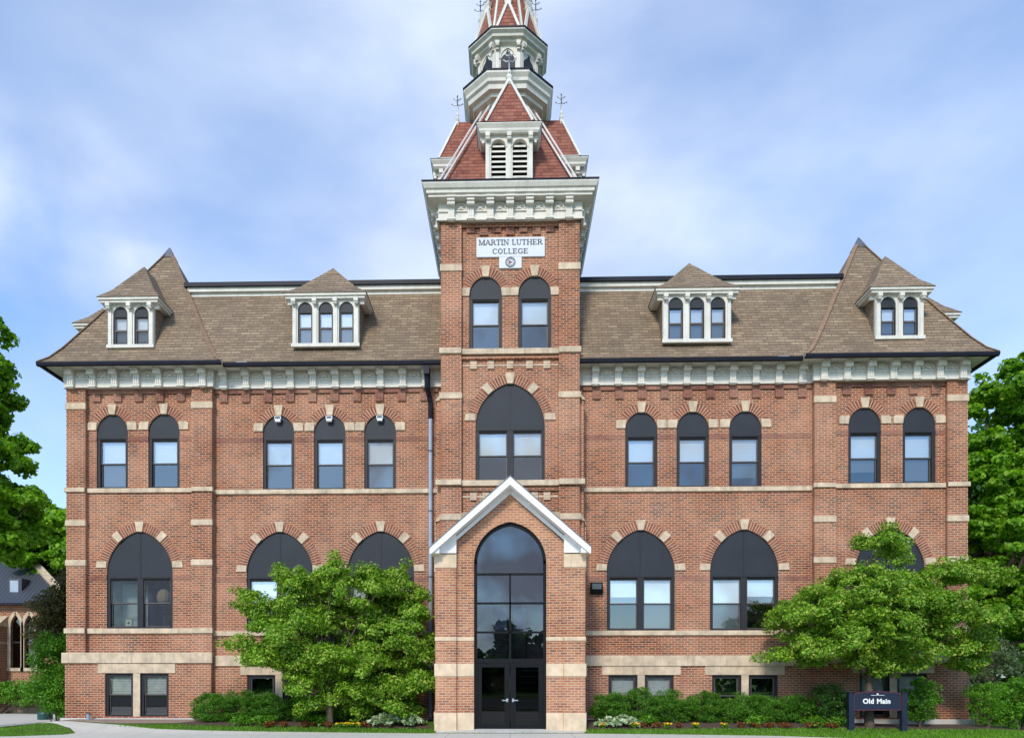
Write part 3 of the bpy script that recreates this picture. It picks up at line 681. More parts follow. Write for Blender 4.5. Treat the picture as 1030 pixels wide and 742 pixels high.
for w, h, l, r in ((alls[0], 1.72, 1.0, .6), (alls[1], 1.72, .7, .8), (alls[2], 1.72, .56, 1.62), (alls[3], 1.72, 1.62, .55), (wP2, 1.64, .8, 1.2), (wTB, 1.6, .78, .78)):
    blind(w, -1.03, -.1, h, l); blind(w, .1, 1.03, h, r)
for k_ in [c_ for c_ in bpy.data.objects if c_.parent in (wP,) and c_.name.startswith('pane')]:
    k_.data = k_.data.copy(); k_.data.materials[0] = MATS['glass_clear']
mb = MB(); mb.box(-.62, -.38, .24, .3, .08, .34, 'brass'); mb.box(-.58, -.42, .235, .24, .12, .30, 'blind'); mb.tube([(-.5, .232, .21), (-.5, .236, .21)], .05, 'black_metal', 10); mb.build('picture_frame', wP)
mb = MB(); mb.box(-1.0, -.12, .8, .84, .1, 1.6, 'curtain'); mb.tube([(.62, .5, .05), (.62, .5, .5), (.62, .5, .55)], [.04, .04, .16], 'green_metal', 10); mb.ball((.6, .5, 1.1), .24, 'interior', 12, 8, 1.25); mb.build('globe_stand', wP)
cw = mk_cellar(1.39); cl = [cw]
cells = [(-7.78 - .6, 0), (-7.78 + .6, 0), (-4.355 - .6, .6), (-4.355 + .6, 0), (4.355 - .6, .9), (4.355 + .6, 1.25), (7.78 - .6, .0), (7.78 + .6, .0)]
for i, (x, bl) in enumerate(cells):
    o = cw if i == 0 else dup(cw, parent=B); o.location = (x, -.08, .36); cl.append((o, bl))
cp = mk_cellar(1.45); cps = []
for i, (x, bl) in enumerate(((-13.12, .62), (-11.92, .6), (11.92, 1.1), (13.12, 1.1))):
    o = cp if i == 0 else dup(cp, parent=B); o.location = (x, -.3, .36); cps.append((o, bl))
for o, bl in cl[1:]: blind(o, -.39, .39, 1.31, bl)
for o, bl in cps: blind(o, -.39, .39, 1.37, bl, 'blind_slats')

# ---- wooden frieze, brackets, soffit, gutter
def bracket_mesh():
    mb = MB()
    mb.box(-.145, .145, -.33, 0, .57, .62, 'white_paint')
    mb.box(-.12, .12, -.29, 0, .49, .57, 'white_paint')
    prof = [(0, .0), (-.10, .0), (-.105, .30), (-.14, .36), (-.20, .42), (-.26, .49), (0, .49)]
    mb.poly_prism(prof, 'x', -.105, .105, 'white_paint')
    mb.tube([(-.125, -.20, .415), (.125, -.20, .415)], .062, 'white_paint', 10)
    for dx in (-.07, 0, .07): mb.box(dx - .018, dx + .018, -.122, -.10, .06, .32, 'white_paint')
    mb.box(-.13, .13, -.145, 0, -.03, .035, 'white_paint'); mb.box(-.10, .10, -.115, 0, -.06, -.03, 'white_paint')
    return mb
brk = bracket_mesh().build('bracket', B, (0, 0, 0)); bused = [False]
def bracket(x, y, z, rz=0):
    o = dup(brk, (x, y, z), parent=B, rz=rz) if bused[0] else brk
    bused[0] = True; o.location = (x, y, z); o.rotation_euler.z = rz
def frieze(mb, a, b, Y, z, step, first):
    """board, lower moulding and round-headed ornaments between brackets"""
    mb.box(a, b, Y, Y + .2, z, z + .62, 'white_paint')
    mb.box(a, b, Y - .035, Y, z, z + .035, 'white_paint'); mb.box(a, b, Y - .045, Y, z + .26, z + .295, 'white_paint')
    x = first + step / 2
    while x < b - .2:
        if x > a + .2:
            for k in range(8):
                t0, t1 = math.pi * k / 8, math.pi * (k + 1) / 8
                mb.bar((x + .19 * math.cos(t0), Y - .02, z + .33 + .19 * math.sin(t0)), (x + .19 * math.cos(t1), Y - .02, z + .33 + .19 * math.sin(t1)), .03, .06, 'white_paint')
            mb.bar((x - .09, Y - .01, z + .33), (x + .09, Y - .01, z + .43), .03, .06, 'white_paint'); mb.bar((x + .09, Y - .01, z + .33), (x - .09, Y - .01, z + .43), .03, .055, 'white_paint')
        x += step
for s in (-1, 1):
    fr = MB()
    a, b = (min(s * 2.25, s * 10.0), max(s * 2.25, s * 10.0))
    st = .755; f0 = s * 9.62
    n = 10; xsb = [s * (9.62 - st * k) for k in range(10)]
    frieze(fr, a + (.0 if s < 0 else .0), b, -.1, 11.38, st, min(xsb))
    for x in xsb: bracket(x, -.10, 11.40)
    a, b = (min(s * 9.93, s * 15.0), max(s * 9.93, s * 15.0))
    xsp = [s * (10.25 + .745 * k) for k in range(7)]
    frieze(fr, a, b, -.32, 11.38, .745, min(xsp))
    for x in xsp: bracket(x, -.32, 11.40)
    fr.box(s * 14.8, s * 15.0, -.12, 4.95, 11.38, 12.0, 'white_paint')
    for k in range(7): bracket(s * 15.0, .25 + k * .72, 11.40, rz=s * math.pi / 2)
    fr.build('frieze', B)
    sf = MB()
    sf.box(s * 2.25, s * 9.45, -.66, .2, 12.0 - .03, 12.0 + .02, 'white_paint'); sf.box(s * 9.45, s * 15.55, -.86, .2, 12.0 - .025, 12.0 + .015, 'white_paint'); sf.box(s * 14.7, s * 15.55, .2, 5.2, 12.0 - .025, 12.0 + .015, 'white_paint')
    sf.build('soffit', B)
    g = MB()
    pr = lambda Y: [(Y, 12.03), (Y, 12.0), (Y + .02, 11.92), (Y + .1, 11.90), (Y + .14, 11.97), (Y + .14, 12.03)]
    g.poly_prism(pr(-.70), 'x', s * 2.27, s * 9.46, 'gutter'); g.poly_prism(pr(-.90), 'x', s * 9.46, s * 15.58, 'gutter')
    g.poly_prism([(s * (15.58 - .02) - s * 0, 12.03), (s * 15.58, 12.0), (s * 15.56, 11.92), (s * 15.46, 11.90), (s * 15.42, 11.97), (s * 15.42, 12.03)], 'y', -.76, 5.25, 'gutter')
    g.build('gutter', B)
# roofs
for s in (-1, 1):
    cx, cy = s * 12.53, 2.16
    prof = [(3.04, 12.025), (2.80, 12.26), (2.5, 12.72), (2.15, 13.36), (1.8, 14.0), (1.5, 14.58), (.9, 15.68), (.13, 17.16)]
    rings = [[(cx + dx * q, cy + dy * q, z) for dx, dy in ((-1, -1), (1, -1), (1, 1), (-1, 1))] for q, z in prof]
    mb = MB(); mb.loft(rings, 'shingle'); o = mb.build('pavilion_roof', B)
    rb = MB()
    for dx, dy in ((-1, -1), (1, -1)):
        for (q0, z0), (q1, z1) in zip(prof[:-1], prof[1:]): rb.bar((cx + dx * q0, cy + dy * q0, z0 + .01), (cx + dx * q1, cy + dy * q1, z1 + .01), .15, .03, 'red_ridge', nrm=(dx, dy, .8))
    rb.build('hip_cap', o)
    c2 = MB(); c2.loft([[(cx + dx * q, cy + dy * q, z) for dx, dy in ((-1, -1), (1, -1), (1, 1), (-1, 1))] for q, z in ((.22, 17.03), (.02, 17.47))], 'lead'); c2.build('finial_cap', o)
    mr = MB()
    P = [(-.72, 12.03), (-.52, 12.24), (-.3, 12.56), (1.22, 15.2)]
    x0, x1 = s * 2.2, s * 11.3
    for (ya, za), (yb, zb) in zip(P[:-1], P[1:]): mr.add([(x0, ya, za), (x1, ya, za), (x1, yb, zb), (x0, yb, zb)], [(0, 1, 2, 3)], 'shingle')
    mr.add([(x0, 1.22, 15.2), (x1, 1.22, 15.2), (x1, 11.9, 15.2), (x0, 11.9, 15.2)], [(0, 1, 2, 3)], 'asphalt')
    mr.build('mansard_roof', B)
    tc_ = MB(); xe = s * 11.42
    tc_.box(s * 2.2, xe, 1.19, 1.6, 15.16, 15.29, 'white_paint'); tc_.box(s * 2.2, xe, 1.09, 1.6, 15.29, 15.44, 'white_paint')
    tc_.box(s * 2.2, s * 11.5, 1.0, 11.9, 15.44, 15.58, 'gutter'); tc_.build('roof_cornice', B)

# ---- dormers
def dormer(cx, cy, rz, half, nwin, off_face, z0, z1, off_eave, ehalf, apex_off, zap, back_off, parent=B):
    """local frame: y = -off points outward"""
    T = Matrix.Translation((cx, cy, 0)) @ Matrix.Rotation(rz, 4, 'Z')
    mb = MB(T); f = -off_face
    pitch = 2 * half / nwin * .93; ws = .245
    cs = [(k - (nwin - 1) / 2) * pitch for k in range(nwin)]
    slab(mb, rect_poly(-half, half, z0, z1), [arch_poly(c, ws, z0 + .12, z1 - .36, z1 - .09) for c in cs], f, f + .12, .12, 'white_paint')
    for c in [-half + .07, half - .07] + [(cs[i] + cs[i + 1]) / 2 for i in range(nwin - 1)]: mb.box(c - .055, c + .055, f - .04, f, z0 + .1, z1 - .2, 'white_paint')
    mb.box(-half - .03, half + .03, f - .07, f, z0 - .02, z0 + .09, 'white_paint')
    for c in [-half + .07, half - .07] + [(cs[i] + cs[i + 1]) / 2 for i in range(nwin - 1)]:
        mb.box(c - .07, c + .07, f - .2, f, z1 - .16, z1 - .03, 'white_paint'); mb.tube([(c - .06, f - .13, z1 - .19), (c + .06, f - .13, z1 - .19)], .05, 'white_paint', 8)
    for sx in (-1, 1):
        mb.box(sx * half, sx * (half + .17), f + .02, f + .12, z1 - .17, z1 - .03, 'white_paint')
    # eave boards
    mb.box(-ehalf + .05, ehalf - .05, -off_eave + .05, -off_eave + 1.5, z1 - .03, z1 + .05, 'white_paint'); mb.box(-ehalf, ehalf, -off_eave, -off_eave + 1.55, z1 + .05, z1 + .13, 'white_paint')
    d = mb.build('dormer', parent)
    for sx in (-1, 1):
        sd_ = MB(T); sd_.box(sx * (half - .08), sx * half, f + .12, f + 1.5, z0, z1 - .03, 'shingle'); sd_.build('dormer_cheek', d)
    rf = MB(T); e = -off_eave; zt = z1 + .13; m_ = .62
    A0 = [(-ehalf - .03, e - .03, zt), (ehalf + .03, e - .03, zt), (-ehalf - .03, e + 1.7, zt), (ehalf + .03, e + 1.7, zt)]
    zf = zt + (zap - zt) * .25; kf = .70
    bx_ = ehalf * kf; ymid = e + (off_eave - apex_off) * .30
    Bp = [(-bx_, ymid, zf), (bx_, ymid, zf), (-bx_, e + 1.9, zf), (bx_, e + 1.9, zf)]
    ap = (0, -apex_off, zap); bk = (0, -back_off, zap - .02)
    vs = A0 + Bp + [ap, bk]
    rf.add(vs, [(0, 1, 5, 4), (0, 4, 6, 2), (1, 3, 7, 5), (4, 5, 8), (4, 8, 9, 6), (5, 7, 9, 8), (0, 2, 3, 1)], 'shingle')
    r = rf.build('dormer_roof', d)
    for c in cs:
        w = MB(T); w.poly_prism(arch_poly(c, ws - .01, z1 - .42, z1 - .36, z1 - .1), 'y', f + .05, f + .12, 'head_panel')
        zb, zt2 = z0 + .12, z1 - .42; zm = (zb + zt2) / 2
        for a, b in ((c - ws, c - ws + .035), (c + ws - .035, c + ws)): w.box(a, b, f + .03, f + .12, zb, zt2, 'frame_dark')
        w.box(c - ws + .035, c + ws - .035, f + .05, f + .1, zm - .025, zm + .025, 'sash_bronze'); w.box(c - ws + .035, c + ws - .035, f + .05, f + .12, zt2 - .04, zt2, 'black_metal'); w.box(c - ws + .035, c + ws - .035, f + .05, f + .1, zb, zb + .03, 'sash_bronze')
        for a, b in ((c - ws + .035, c - ws + .06), (c + ws - .06, c + ws - .035)): w.box(a, b, f + .06, f + .12, zb, zt2, 'sash_bronze')
        w.add([(c - ws, f + .09, zm), (c + ws, f + .09, zm), (c + ws, f + .09, zt2), (c - ws, f + .09, zt2)], [(0, 1, 2, 3)], 'glass')
        w.add([(c - ws, f + .1, zb), (c + ws, f + .1, zb), (c + ws, f + .1, zm), (c - ws, f + .1, zm)], [(0, 1, 2, 3)], 'glass_screen')
        w.add([(c - ws, f + .16, zb), (c + ws, f + .16, zb), (c + ws, f + .16, zt2), (c - ws, f + .16, zt2)], [(0, 1, 2, 3)], 'blind')
        w.build('window', d)
    return d
for s in (-1, 1):
    dormer(s * 12.68, 2.16, 0, .77, 2, 2.54, 12.68, 14.16, 2.74, 1.02, 1.62, 15.9, .5)
    dormer(s * 12.53, 2.16, s * math.pi / 2, .77, 2, 2.7, 12.68, 14.12, 3.02, 1.04, 1.7, 15.75, .5)
    dormer(s * 6.12, 2.16, 0, 1.11, 3, 2.56, 12.64, 14.22, 2.72, 1.37, 1.5, 15.82, .6)
# lead valleys on pavilion dormers
# ---- downspouts
d = MB(); x = -2.74
d.box(x - .09, x + .09, -.68, -.56, 11.6, 11.87, 'gutter'); d.box(x - .09, x + .09, -.42, -.30, 11.2, 11.87, 'gutter')
d.tube([(x, -.60, 11.75), (x, -.5, 11.55), (x, -.44, 11.25), (x + .05, -.2, 11.0), (x + .08, -.13, 10.8), (x + .08, -.13, 10.3)], .085, 'gutter', 8)
o = d.build('downspout', B); tag(o, 'black upper length of the downspout')
d = MB(); d.tube([(x + .08, -.13, 10.35), (x + .08, -.13, .4), (x + .08, -.3, .3)], .07, 'galv', 10)
for z in (9.2, 7.2, 5.0): d.tube([(x + .08, -.13, z), (x + .08, -.13, z + .05)], .085, 'lead', 10)
o = d.build('downspout', B); tag(o, 'pale grey lower length of the downspout')

# ================================================================ TOWER TOP
AX, AY = -.075, 1.45
# frieze and cornice
for q in range(4):
    T = Matrix.Translation((0, AY, 0)) @ Matrix.Rotation(q * math.pi / 2, 4, 'Z')
    fr = MB(T); frieze(fr, -2.32, 2.32, -2.33, 16.46, .625, -1.9)
    fr.box(-2.36, 2.36, -2.38, -2.3, 16.44, 16.50, 'white_paint')
    fr.build('frieze', B)
    for k in range(7):
        p = T @ Vector((-1.9 + k * .633, -2.33, 16.46)); bracket(p.x, p.y, 16.46, rz=q * math.pi / 2)
def square(mb, prof, mat, cx=0, cy=AY, cap=True):
    mb.loft([[(cx + dx * q, cy + dy * q, z) for dx, dy in ((-1, -1), (1, -1), (1, 1), (-1, 1))] for q, z in prof], mat, cap)
mb = MB(); square(mb, [(2.45, 17.04), (2.62, 17.05), (2.62, 17.12), (2.68, 17.14), (2.69, 17.24), (2.74, 17.26), (2.80, 17.38), (2.80, 17.43), (2.2, 17.44)], 'white_paint'); o = mb.build('tower_cornice', B)
mb = MB(); square(mb, [(2.815, 17.42), (2.825, 17.47), (2.1, 17.48)], 'gutter'); mb.build('cornice_flashing', o)
# red pyramid
mb = MB(); prof = [(2.33, 17.46), (1.08, 20.5), (.72, 21.35), (.55, 21.9)]
square(mb, prof, 'red_slate', AX); rf = mb.build('tower_roof', B)
for dx, dy in ((-1, -1), (1, -1), (1, 1), (-1, 1)):
    rb = MB()
    for off in (-.20, .20):
        for (q0, z0), (q1, z1) in zip(prof[:-1], prof[1:]):
            t = Vector((-dy, dx, 0)).normalized() * off
            rb.bar(Vector((AX + dx * q0, AY + dy * q0, z0 + .02)) + t, Vector((AX + dx * q1, AY + dy * q1, z1 + .02)) + t, .05, .04, 'white_trim', nrm=(dx, dy, .6))
    rb.build('hip_rib', rf)
def finial(mb, x, y, z, h=.9, k=1.0):
    mb.tube([(x, y, z), (x, y, z + h)], [.028 * k, .016 * k], 'finial_grey', 6)
    mb.ball((x, y, z + h * .12), .05 * k, 'finial_grey'); mb.ball((x, y, z + h), .035 * k, 'finial_grey')
    for zz, w in ((.60, .19), (.84, .12)):
        for dx, dy in ((1, 0), (-1, 0), (0, 1), (0, -1)):
            c = Vector((x, y, z + h * zz)); e = Vector((dx, dy, 0)) * w * k
            mb.tube([c, c + e * .6 + Vector((0, 0, -.02)), c + e + Vector((0, 0, .05 * k))], .018 * k, 'finial_grey', 5); mb.ball(tuple(c + e + Vector((0, 0, .03 * k))), .028 * k, 'finial_grey', 6, 4)
# belfry dormers
for q in range(4):
    rz = q * math.pi / 2; T = Matrix.Translation((-.03, AY, 0)) @ Matrix.Rotation(rz, 4, 'Z'); f = -2.44
    mb = MB(T)
    slab(mb, rect_poly(-.76, .76, 17.47, 19.12), [arch_poly(c, .235, 17.62, 18.72, 18.98) for c in (-.345, .345)], f, f + .25, .25, 'white_paint')
    for c in (-.69, 0, .69): mb.box(c - .06, c + .06, f - .04, f, 17.47, 18.9, 'white_paint'); mb.box(c - .07, c + .07, f - .19, f, 18.97, 19.1, 'white_paint'); mb.tube([(c - .07, f - .12, 18.93), (c + .07, f - .12, 18.93)], .055, 'white_paint', 8)
    for sx in (-1, 1):
        mb.box(sx * .70, sx * .76, f + .25, f + 1.6, 17.47, 19.1, 'white_paint'); mb.box(sx * .76, sx * .93, f + .03, f + .17, 18.97, 19.1, 'white_paint')
        mb.tube([(sx * .84, f + .03, 18.93), (sx * .84, f + .17, 18.93)], .05, 'white_paint', 8)
        for k in range(12):
            t0, t1 = math.pi * k / 12, math.pi * (k + 1) / 12
            mb.bar((sx * .345 + .26 * math.cos(t0), f - .012, 18.72 + .27 * math.sin(t0)), (sx * .345 + .26 * math.cos(t1), f - .012, 18.72 + .27 * math.sin(t1)), .035, .03, 'white_paint')
    mb.loft([[(-x_, -y_, z_), (x_, -y_, z_), (x_, -.6, z_), (-x_, -.6, z_)] for x_, y_, z_ in ((.92, 2.56, 19.1), (.97, 2.6, 19.16), (.97, 2.61, 19.22), (1.04, 2.68, 19.33), (1.04, 2.68, 19.36))], 'white_paint')
    d = mb.build('belfry_dormer', B)
    lv = MB(T)
    for c in (-.345, .345):
        lv.box(c - .235, c + .235, f + .22, f + .24, 17.6, 19.0, 'room')
        for k in range(8):
            z = 17.66 + k * .165
            hw = .235 if z < 18.6 else max(.06, .235 * math.sqrt(max(0, 1 - ((z + .06 - 18.7) / .3) ** 2)))
            lv.add([(c - hw, f + .05, z), (c + hw, f + .05, z), (c + hw, f + .19, z + .11), (c - hw, f + .19, z + .11), (c - hw, f + .05, z - .055), (c + hw, f + .05, z - .055)], [(0, 1, 2, 3), (4, 5, 1, 0)], 'white_paint')
    lv.build('louvre', d)
    r = MB(T); e = [(-1.06, -2.7, 19.37), (1.06, -2.7, 19.37), (1.06, -.5, 19.37), (-1.06, -.5, 19.37)]; m_ = [(-.74, -2.42, 19.56), (.74, -2.42, 19.56), (.74, -.5, 19.56), (-.74, -.5, 19.56)]
    r.add(e + m_ + [(0, -1.82, 21.37), (0, -.4, 21.37)], [(0, 1, 5, 4), (1, 2, 6, 5), (3, 0, 4, 7), (0, 3, 2, 1)], 'gutter')
    r.add(m_ + [(0, -1.82, 21.37), (0, -.4, 21.37)], [(0, 1, 4), (1, 2, 5, 4), (3, 0, 4, 5)], 'red_slate')
    for sx in (-1, 1): r.bar((sx * .76, -2.44, 19.56), (0, -1.84, 21.40), .075, .07, 'white_paint'); r.bar((sx * .74, -.6, 19.58), (sx * .74, -2.4, 19.58), .05, .05, 'white_paint', nrm=(0, 0, 1))
    ro = r.build('dormer_roof', d)
    fn = MB(T)
    fn.loft([[(-w_, -1.84 - w_ * .6, z_), (w_, -1.84 - w_ * .6, z_), (w_, -1.84 + w_ * .6, z_), (-w_, -1.84 + w_ * .6, z_)] for w_, z_ in ((.03, 21.15), (.10, 21.28), (.06, 21.36), (.10, 21.46), (.04, 21.54), (.06, 21.62), (.03, 21.7))], 'white_paint')
    finial(fn, 0, -1.84, 21.5, .8); fn.build('finial', d)
def octa(a, b, z, cx=AX, cy=AY): return [(cx + x, cy + y, z) for x, y in ((-b, -a), (b, -a), (a, -b), (a, b), (b, a), (-b, a), (-a, b), (-a, -b))]
mb = MB(); mb.loft([octa(a, a * .46, z) for a, z in ((.78, 20.9), (.86, 20.95), (.90, 21.1), (1.0, 21.12), (1.04, 21.28), (1.2, 21.32), (1.22, 21.42), (1.36, 21.46), (1.38, 21.6), (1.45, 21.66), (1.46, 21.76), (1.54, 21.88), (1.54, 21.96))], 'white_paint'); lc = mb.build('lantern_base', B)
mb = MB(); mb.loft([octa(a, a * .47, z) for a, z in ((1.55, 21.94), (1.56, 22.0), (1.05, 22.06))], 'gutter'); mb.build('cornice_flashing', lc)
mb = MB(); mb.loft([octa(a, a * .42, z) for a, z in ((1.0, 22.03), (1.0, 23.26))], 'white_paint')
lan = mb
wins = []
fa = [(0, 1.0, .84), (math.pi / 2, 1.0, .84), (math.pi, 1.0, .84), (-math.pi / 2, 1.0, .84)]
dd = (1.0 + .42) / math.sqrt(2)
for k in range(8):
    ang = k * math.pi / 4; apo = 1.0 if k % 2 == 0 else dd; T = Matrix.Translation((AX, AY, 0)) @ Matrix.Rotation(ang, 4, 'Z')
    lan.T = T
    for sx in (-1, 1):
        lan.box(sx * .30, sx * .42, -apo - .05, -apo + .05, 22.05, 23.1, 'white_paint')
        lan.box(sx * .29, sx * .43, -apo - .2, -apo, 23.14, 23.24, 'white_paint'); lan.box(sx * .31, sx * .41, -apo - .13, -apo, 23.0, 23.14, 'white_paint'); lan.tube([(sx * .30, -apo - .15, 23.11), (sx * .42, -apo - .15, 23.11)], .055, 'white_paint', 8)
    A_ = arch_pts(.27, 22.75, 23.12, 8)[0]
    for p, q in zip(A_[:-1], A_[1:]): lan.bar((p[0], -apo - .01, p[1]), (q[0], -apo - .01, q[1]), .03, .05, 'white_paint')
    wins.append((T, apo))
lan.T = None; lo = lan.build('lantern', B)
for T, apo in wins:
    w = MB(T); w.poly_prism(arch_poly(0, .235, 22.1, 22.68, 22.92), 'y', -apo - .022, -apo + .01, 'head_panel'); w.poly_prism([(-.16, 22.78), (0, 23.08), (.16, 22.78)], 'y', -apo - .019, -apo + .01, 'head_panel'); w.poly_prism(arch_poly(0, .245, 22.09, 22.68, 22.93), 'y', -apo - .006, -apo + .02, 'head_panel'); w.build('lantern_window', lo)
mb = MB(); mb.loft([octa(a, a * .41, z) for a, z in ((1.0, 23.2), (1.12, 23.24), (1.14, 23.3), (1.25, 23.33), (1.27, 23.40), (1.36, 23.47), (1.36, 23.54))], 'white_paint'); lc2 = mb.build('lantern_cornice', B)
mb = MB(); mb.loft([octa(a, a * .41, z) for a, z in ((1.375, 23.51), (1.38, 23.57), (1.0, 23.62))], 'gutter'); mb.build('cornice_flashing', lc2)
# spire
sprof = [(1.16, 23.58), (.66, 25.7), (.30, 29.5), (.04, 33)]
mb = MB(); mb.loft([octa(a, a * .41, z) for a, z in sprof], 'red_slate'); sp = mb.build('spire', B)
for k in range(8):
    rb = MB()
    for (a0, z0), (a1, z1) in zip(sprof[:-1], sprof[1:]):
        p, q = octa(a0, a0 * .41, z0)[k], octa(a1, a1 * .41, z1)[k]
        rb.bar(p, q, .07, .09, 'white_paint', nrm=(p[0] - AX, p[1] - AY, .3))
    rb.build('hip_rib', sp)
for k in range(8):
    ang = k * math.pi / 4; T = Matrix.Translation((AX, AY, 0)) @ Matrix.Rotation(ang, 4, 'Z'); g = MB(T)
    b_ = .40; o_ = 1.2; oi = .98
    g.add([(-b_, -o_, 23.62), (b_, -o_, 23.62), (0, -oi, 24.72), (0, -.7, 24.72), (-b_, -.9, 23.62), (b_, -.9, 23.62)], [(0, 1, 2)], 'red_slate')
    g.add([(-b_, -o_, 23.62), (b_, -o_, 23.62), (0, -oi, 24.72), (0, -.6, 24.72), (-b_, -.9, 23.62), (b_, -.9, 23.62)], [(0, 2, 3, 4), (1, 5, 3, 2)], 'lead')
    for sx in (-1, 1): g.bar((sx * b_, -o_ - .01, 23.6), (0, -oi - .01, 24.75), .085, .08, 'white_paint')
    g.loft([[(-w_, -oi - w_ * .5, z_), (w_, -oi - w_ * .5, z_), (w_, -oi + w_ * .5, z_), (-w_, -oi + w_ * .5, z_)] for w_, z_ in ((.05, 24.55), (.12, 24.68), (.09, 24.78), (.14, 24.9), (.05, 25.0))], 'white_paint')
    finial(g, 0, -oi, 24.8, .85 if k % 2 == 0 else .45); g.build('spire_gablet', sp)
mb = MB(); finial(mb, AX, AY, 33, 1.2, 1.6); mb.build('finial', sp)

# ---- name plate
pl = MB(); pl.box(-1.1, 1.13, -.70, -.645, 15.36, 16.0, 'plate'); pl.box(-.36, .38, -.70, -.645, 14.99, 15.36, 'plate'); plo = pl.build('name_plate', B, bevel=.008)
# serif capitals cut as strokes: (x0,z0,x1,z1,width) in a unit box of height 1
def serif(x, z, w=.34): return (x - w / 2, z, x + w / 2, z, .09)
GL = {
 'M': (1.05, [(.14, 0, .14, 1, .1), (.14, 1, .52, .05, .17), (.52, .05, .9, 1, .09), (.9, 0, .9, 1, .18), serif(.14, .045), serif(.9, .045), serif(.1, .955, .22), serif(.94, .955, .22)]),
 'A': (.92, [(.1, 0, .44, 1, .09), (.44, 1, .80, 0, .18), (.25, .34, .62, .34, .08), serif(.1, .045, .3), serif(.80, .045, .34)]),
 'R': (.86, [(.2, 0, .2, 1, .18), (.2, .95, .52, .95, .09), (.52, .95, .64, .84, .12), (.64, .86, .64, .62, .17), (.64, .64, .5, .5, .12), (.2, .5, .52, .5, .08), (.46, .5, .76, .03, .17), serif(.2, .045), serif(.16, .955, .26), serif(.8, .045, .22)]),
 'T': (.8, [(.4, 0, .4, 1, .18), (.05, .955, .75, .955, .1), (.06, .99, .06, .76, .07), (.74, .99, .74, .76, .07), serif(.4, .045)]),
 'I': (.42, [(.2, 0, .2, 1, .18), serif(.2, .045), serif(.2, .955)]),
 'N': (.92, [(.16, 0, .16, 1, .09), (.16, .98, .76, .02, .17), (.76, 0, .76, 1, .09), serif(.16, .045), serif(.12, .955, .24), serif(.76, .955)]),
 'L': (.74, [(.2, 0, .2, 1, .18), (.2, .045, .66, .045, .09), (.66, 0, .66, .28, .07), serif(.2, .955)]),
 'U': (.9, [(.2, 1, .2, .25, .18), (.2, .27, .32, .07, .14), (.3, .06, .56, .06, .1), (.56, .06, .72, .25, .09), (.72, .23, .72, 1, .09), serif(.2, .955), serif(.72, .955)]),
 'H': (.95, [(.2, 0, .2, 1, .18), (.76, 0, .76, 1, .18), (.2, .5, .76, .5, .08), serif(.2, .045), serif(.2, .955), serif(.76, .045), serif(.76, .955)]),
 'E': (.8, [(.2, 0, .2, 1, .18), (.2, .955, .68, .955, .09), (.2, .5, .56, .5, .08), (.2, .045, .7, .045, .09), (.7, 0, .7, .26, .07), (.68, 1, .68, .76, .07), (.56, .38, .56, .62, .06), serif(.18, .045, .3), serif(.18, .955, .3)]),
 'C': (.86, [(.76, .78, .58, .95, .09), (.6, .95, .36, .95, .1), (.38, .95, .2, .76, .14), (.17, .78, .17, .24, .19), (.2, .25, .38, .05, .14), (.36, .05, .6, .05, .1), (.58, .05, .78, .24, .09), (.76, 1, .76, .72, .07)]),
 'O': (.92, [(.36, .95, .56, .95, .1), (.36, .95, .18, .76, .14), (.16, .78, .16, .24, .18), (.18, .25, .36, .05, .14), (.36, .05, .56, .05, .1), (.56, .05, .74, .25, .14), (.76, .24, .76, .78, .18), (.74, .76, .56, .95, .14)]),
 'G': (.92, [(.76, .78, .58, .95, .09), (.6, .95, .36, .95, .1), (.38, .95, .2, .76, .14), (.17, .78, .17, .24, .19), (.2, .25, .38, .05, .14), (.36, .05, .6, .05, .1), (.58, .05, .74, .14, .09), (.74, .08, .74, .42, .17), (.56, .42, .88, .42, .08), (.76, 1, .76, .72, .07)]),
 ' ': (.42, [])}
def write(mb, text, cx, z, h, width, Y):
    tot = sum(GL[c][0] for c in text); k = width / tot; x = cx - width / 2
    for c in text:
        for (x0, z0, x1, z1, w) in GL[c][1]:
            mb.bar((x + x0 * k, Y, z + z0 * h), (x + x1 * k, Y, z + z1 * h), w * h * 1.0, .012, 'ink')
        x += GL[c][0] * k
tx = MB(); write(tx, 'MARTIN LUTHER', .015, 15.745, .175, 2.08, -.704); tx.build('lettering', plo); tx = MB(); write(tx, 'COLLEGE', -.0, 15.46, .165, 1.18, -.704); tx.build('lettering', plo)
se = MB()
def ring(mb, cx, Y, cz, r0, r1, mat, n=28, t=.012):
    for k in range(n):
        a0, a1 = 2 * math.pi * k / n, 2 * math.pi * (k + 1) / n
        P = [(cx + r0 * math.cos(a0), cz + r0 * math.sin(a0)), (cx + r1 * math.cos(a0), cz + r1 * math.sin(a0)), (cx + r1 * math.cos(a1), cz + r1 * math.sin(a1)), (cx + r0 * math.cos(a1), cz + r0 * math.sin(a1))]
        mb.poly_prism(P, 'y', Y - t, Y, mat)
ring(se, .01, -.70, 15.185, .135, .165, 'ink'); ring(se, .01, -.70, 15.185, .095, .105, 'lead')
se.poly_prism([(-.05, 15.12), (-.05, 15.25), (.075, 15.185)], 'y', -.712, -.70, 'maroon')
for k in range(10): a = 2 * math.pi * k / 10; se.box(.01 + .12 * math.cos(a) - .008, .01 + .12 * math.cos(a) + .008, -.708, -.70, 15.185 + .12 * math.sin(a) - .008, 15.185 + .12 * math.sin(a) + .008, 'lead')
se.build('seal', plo)

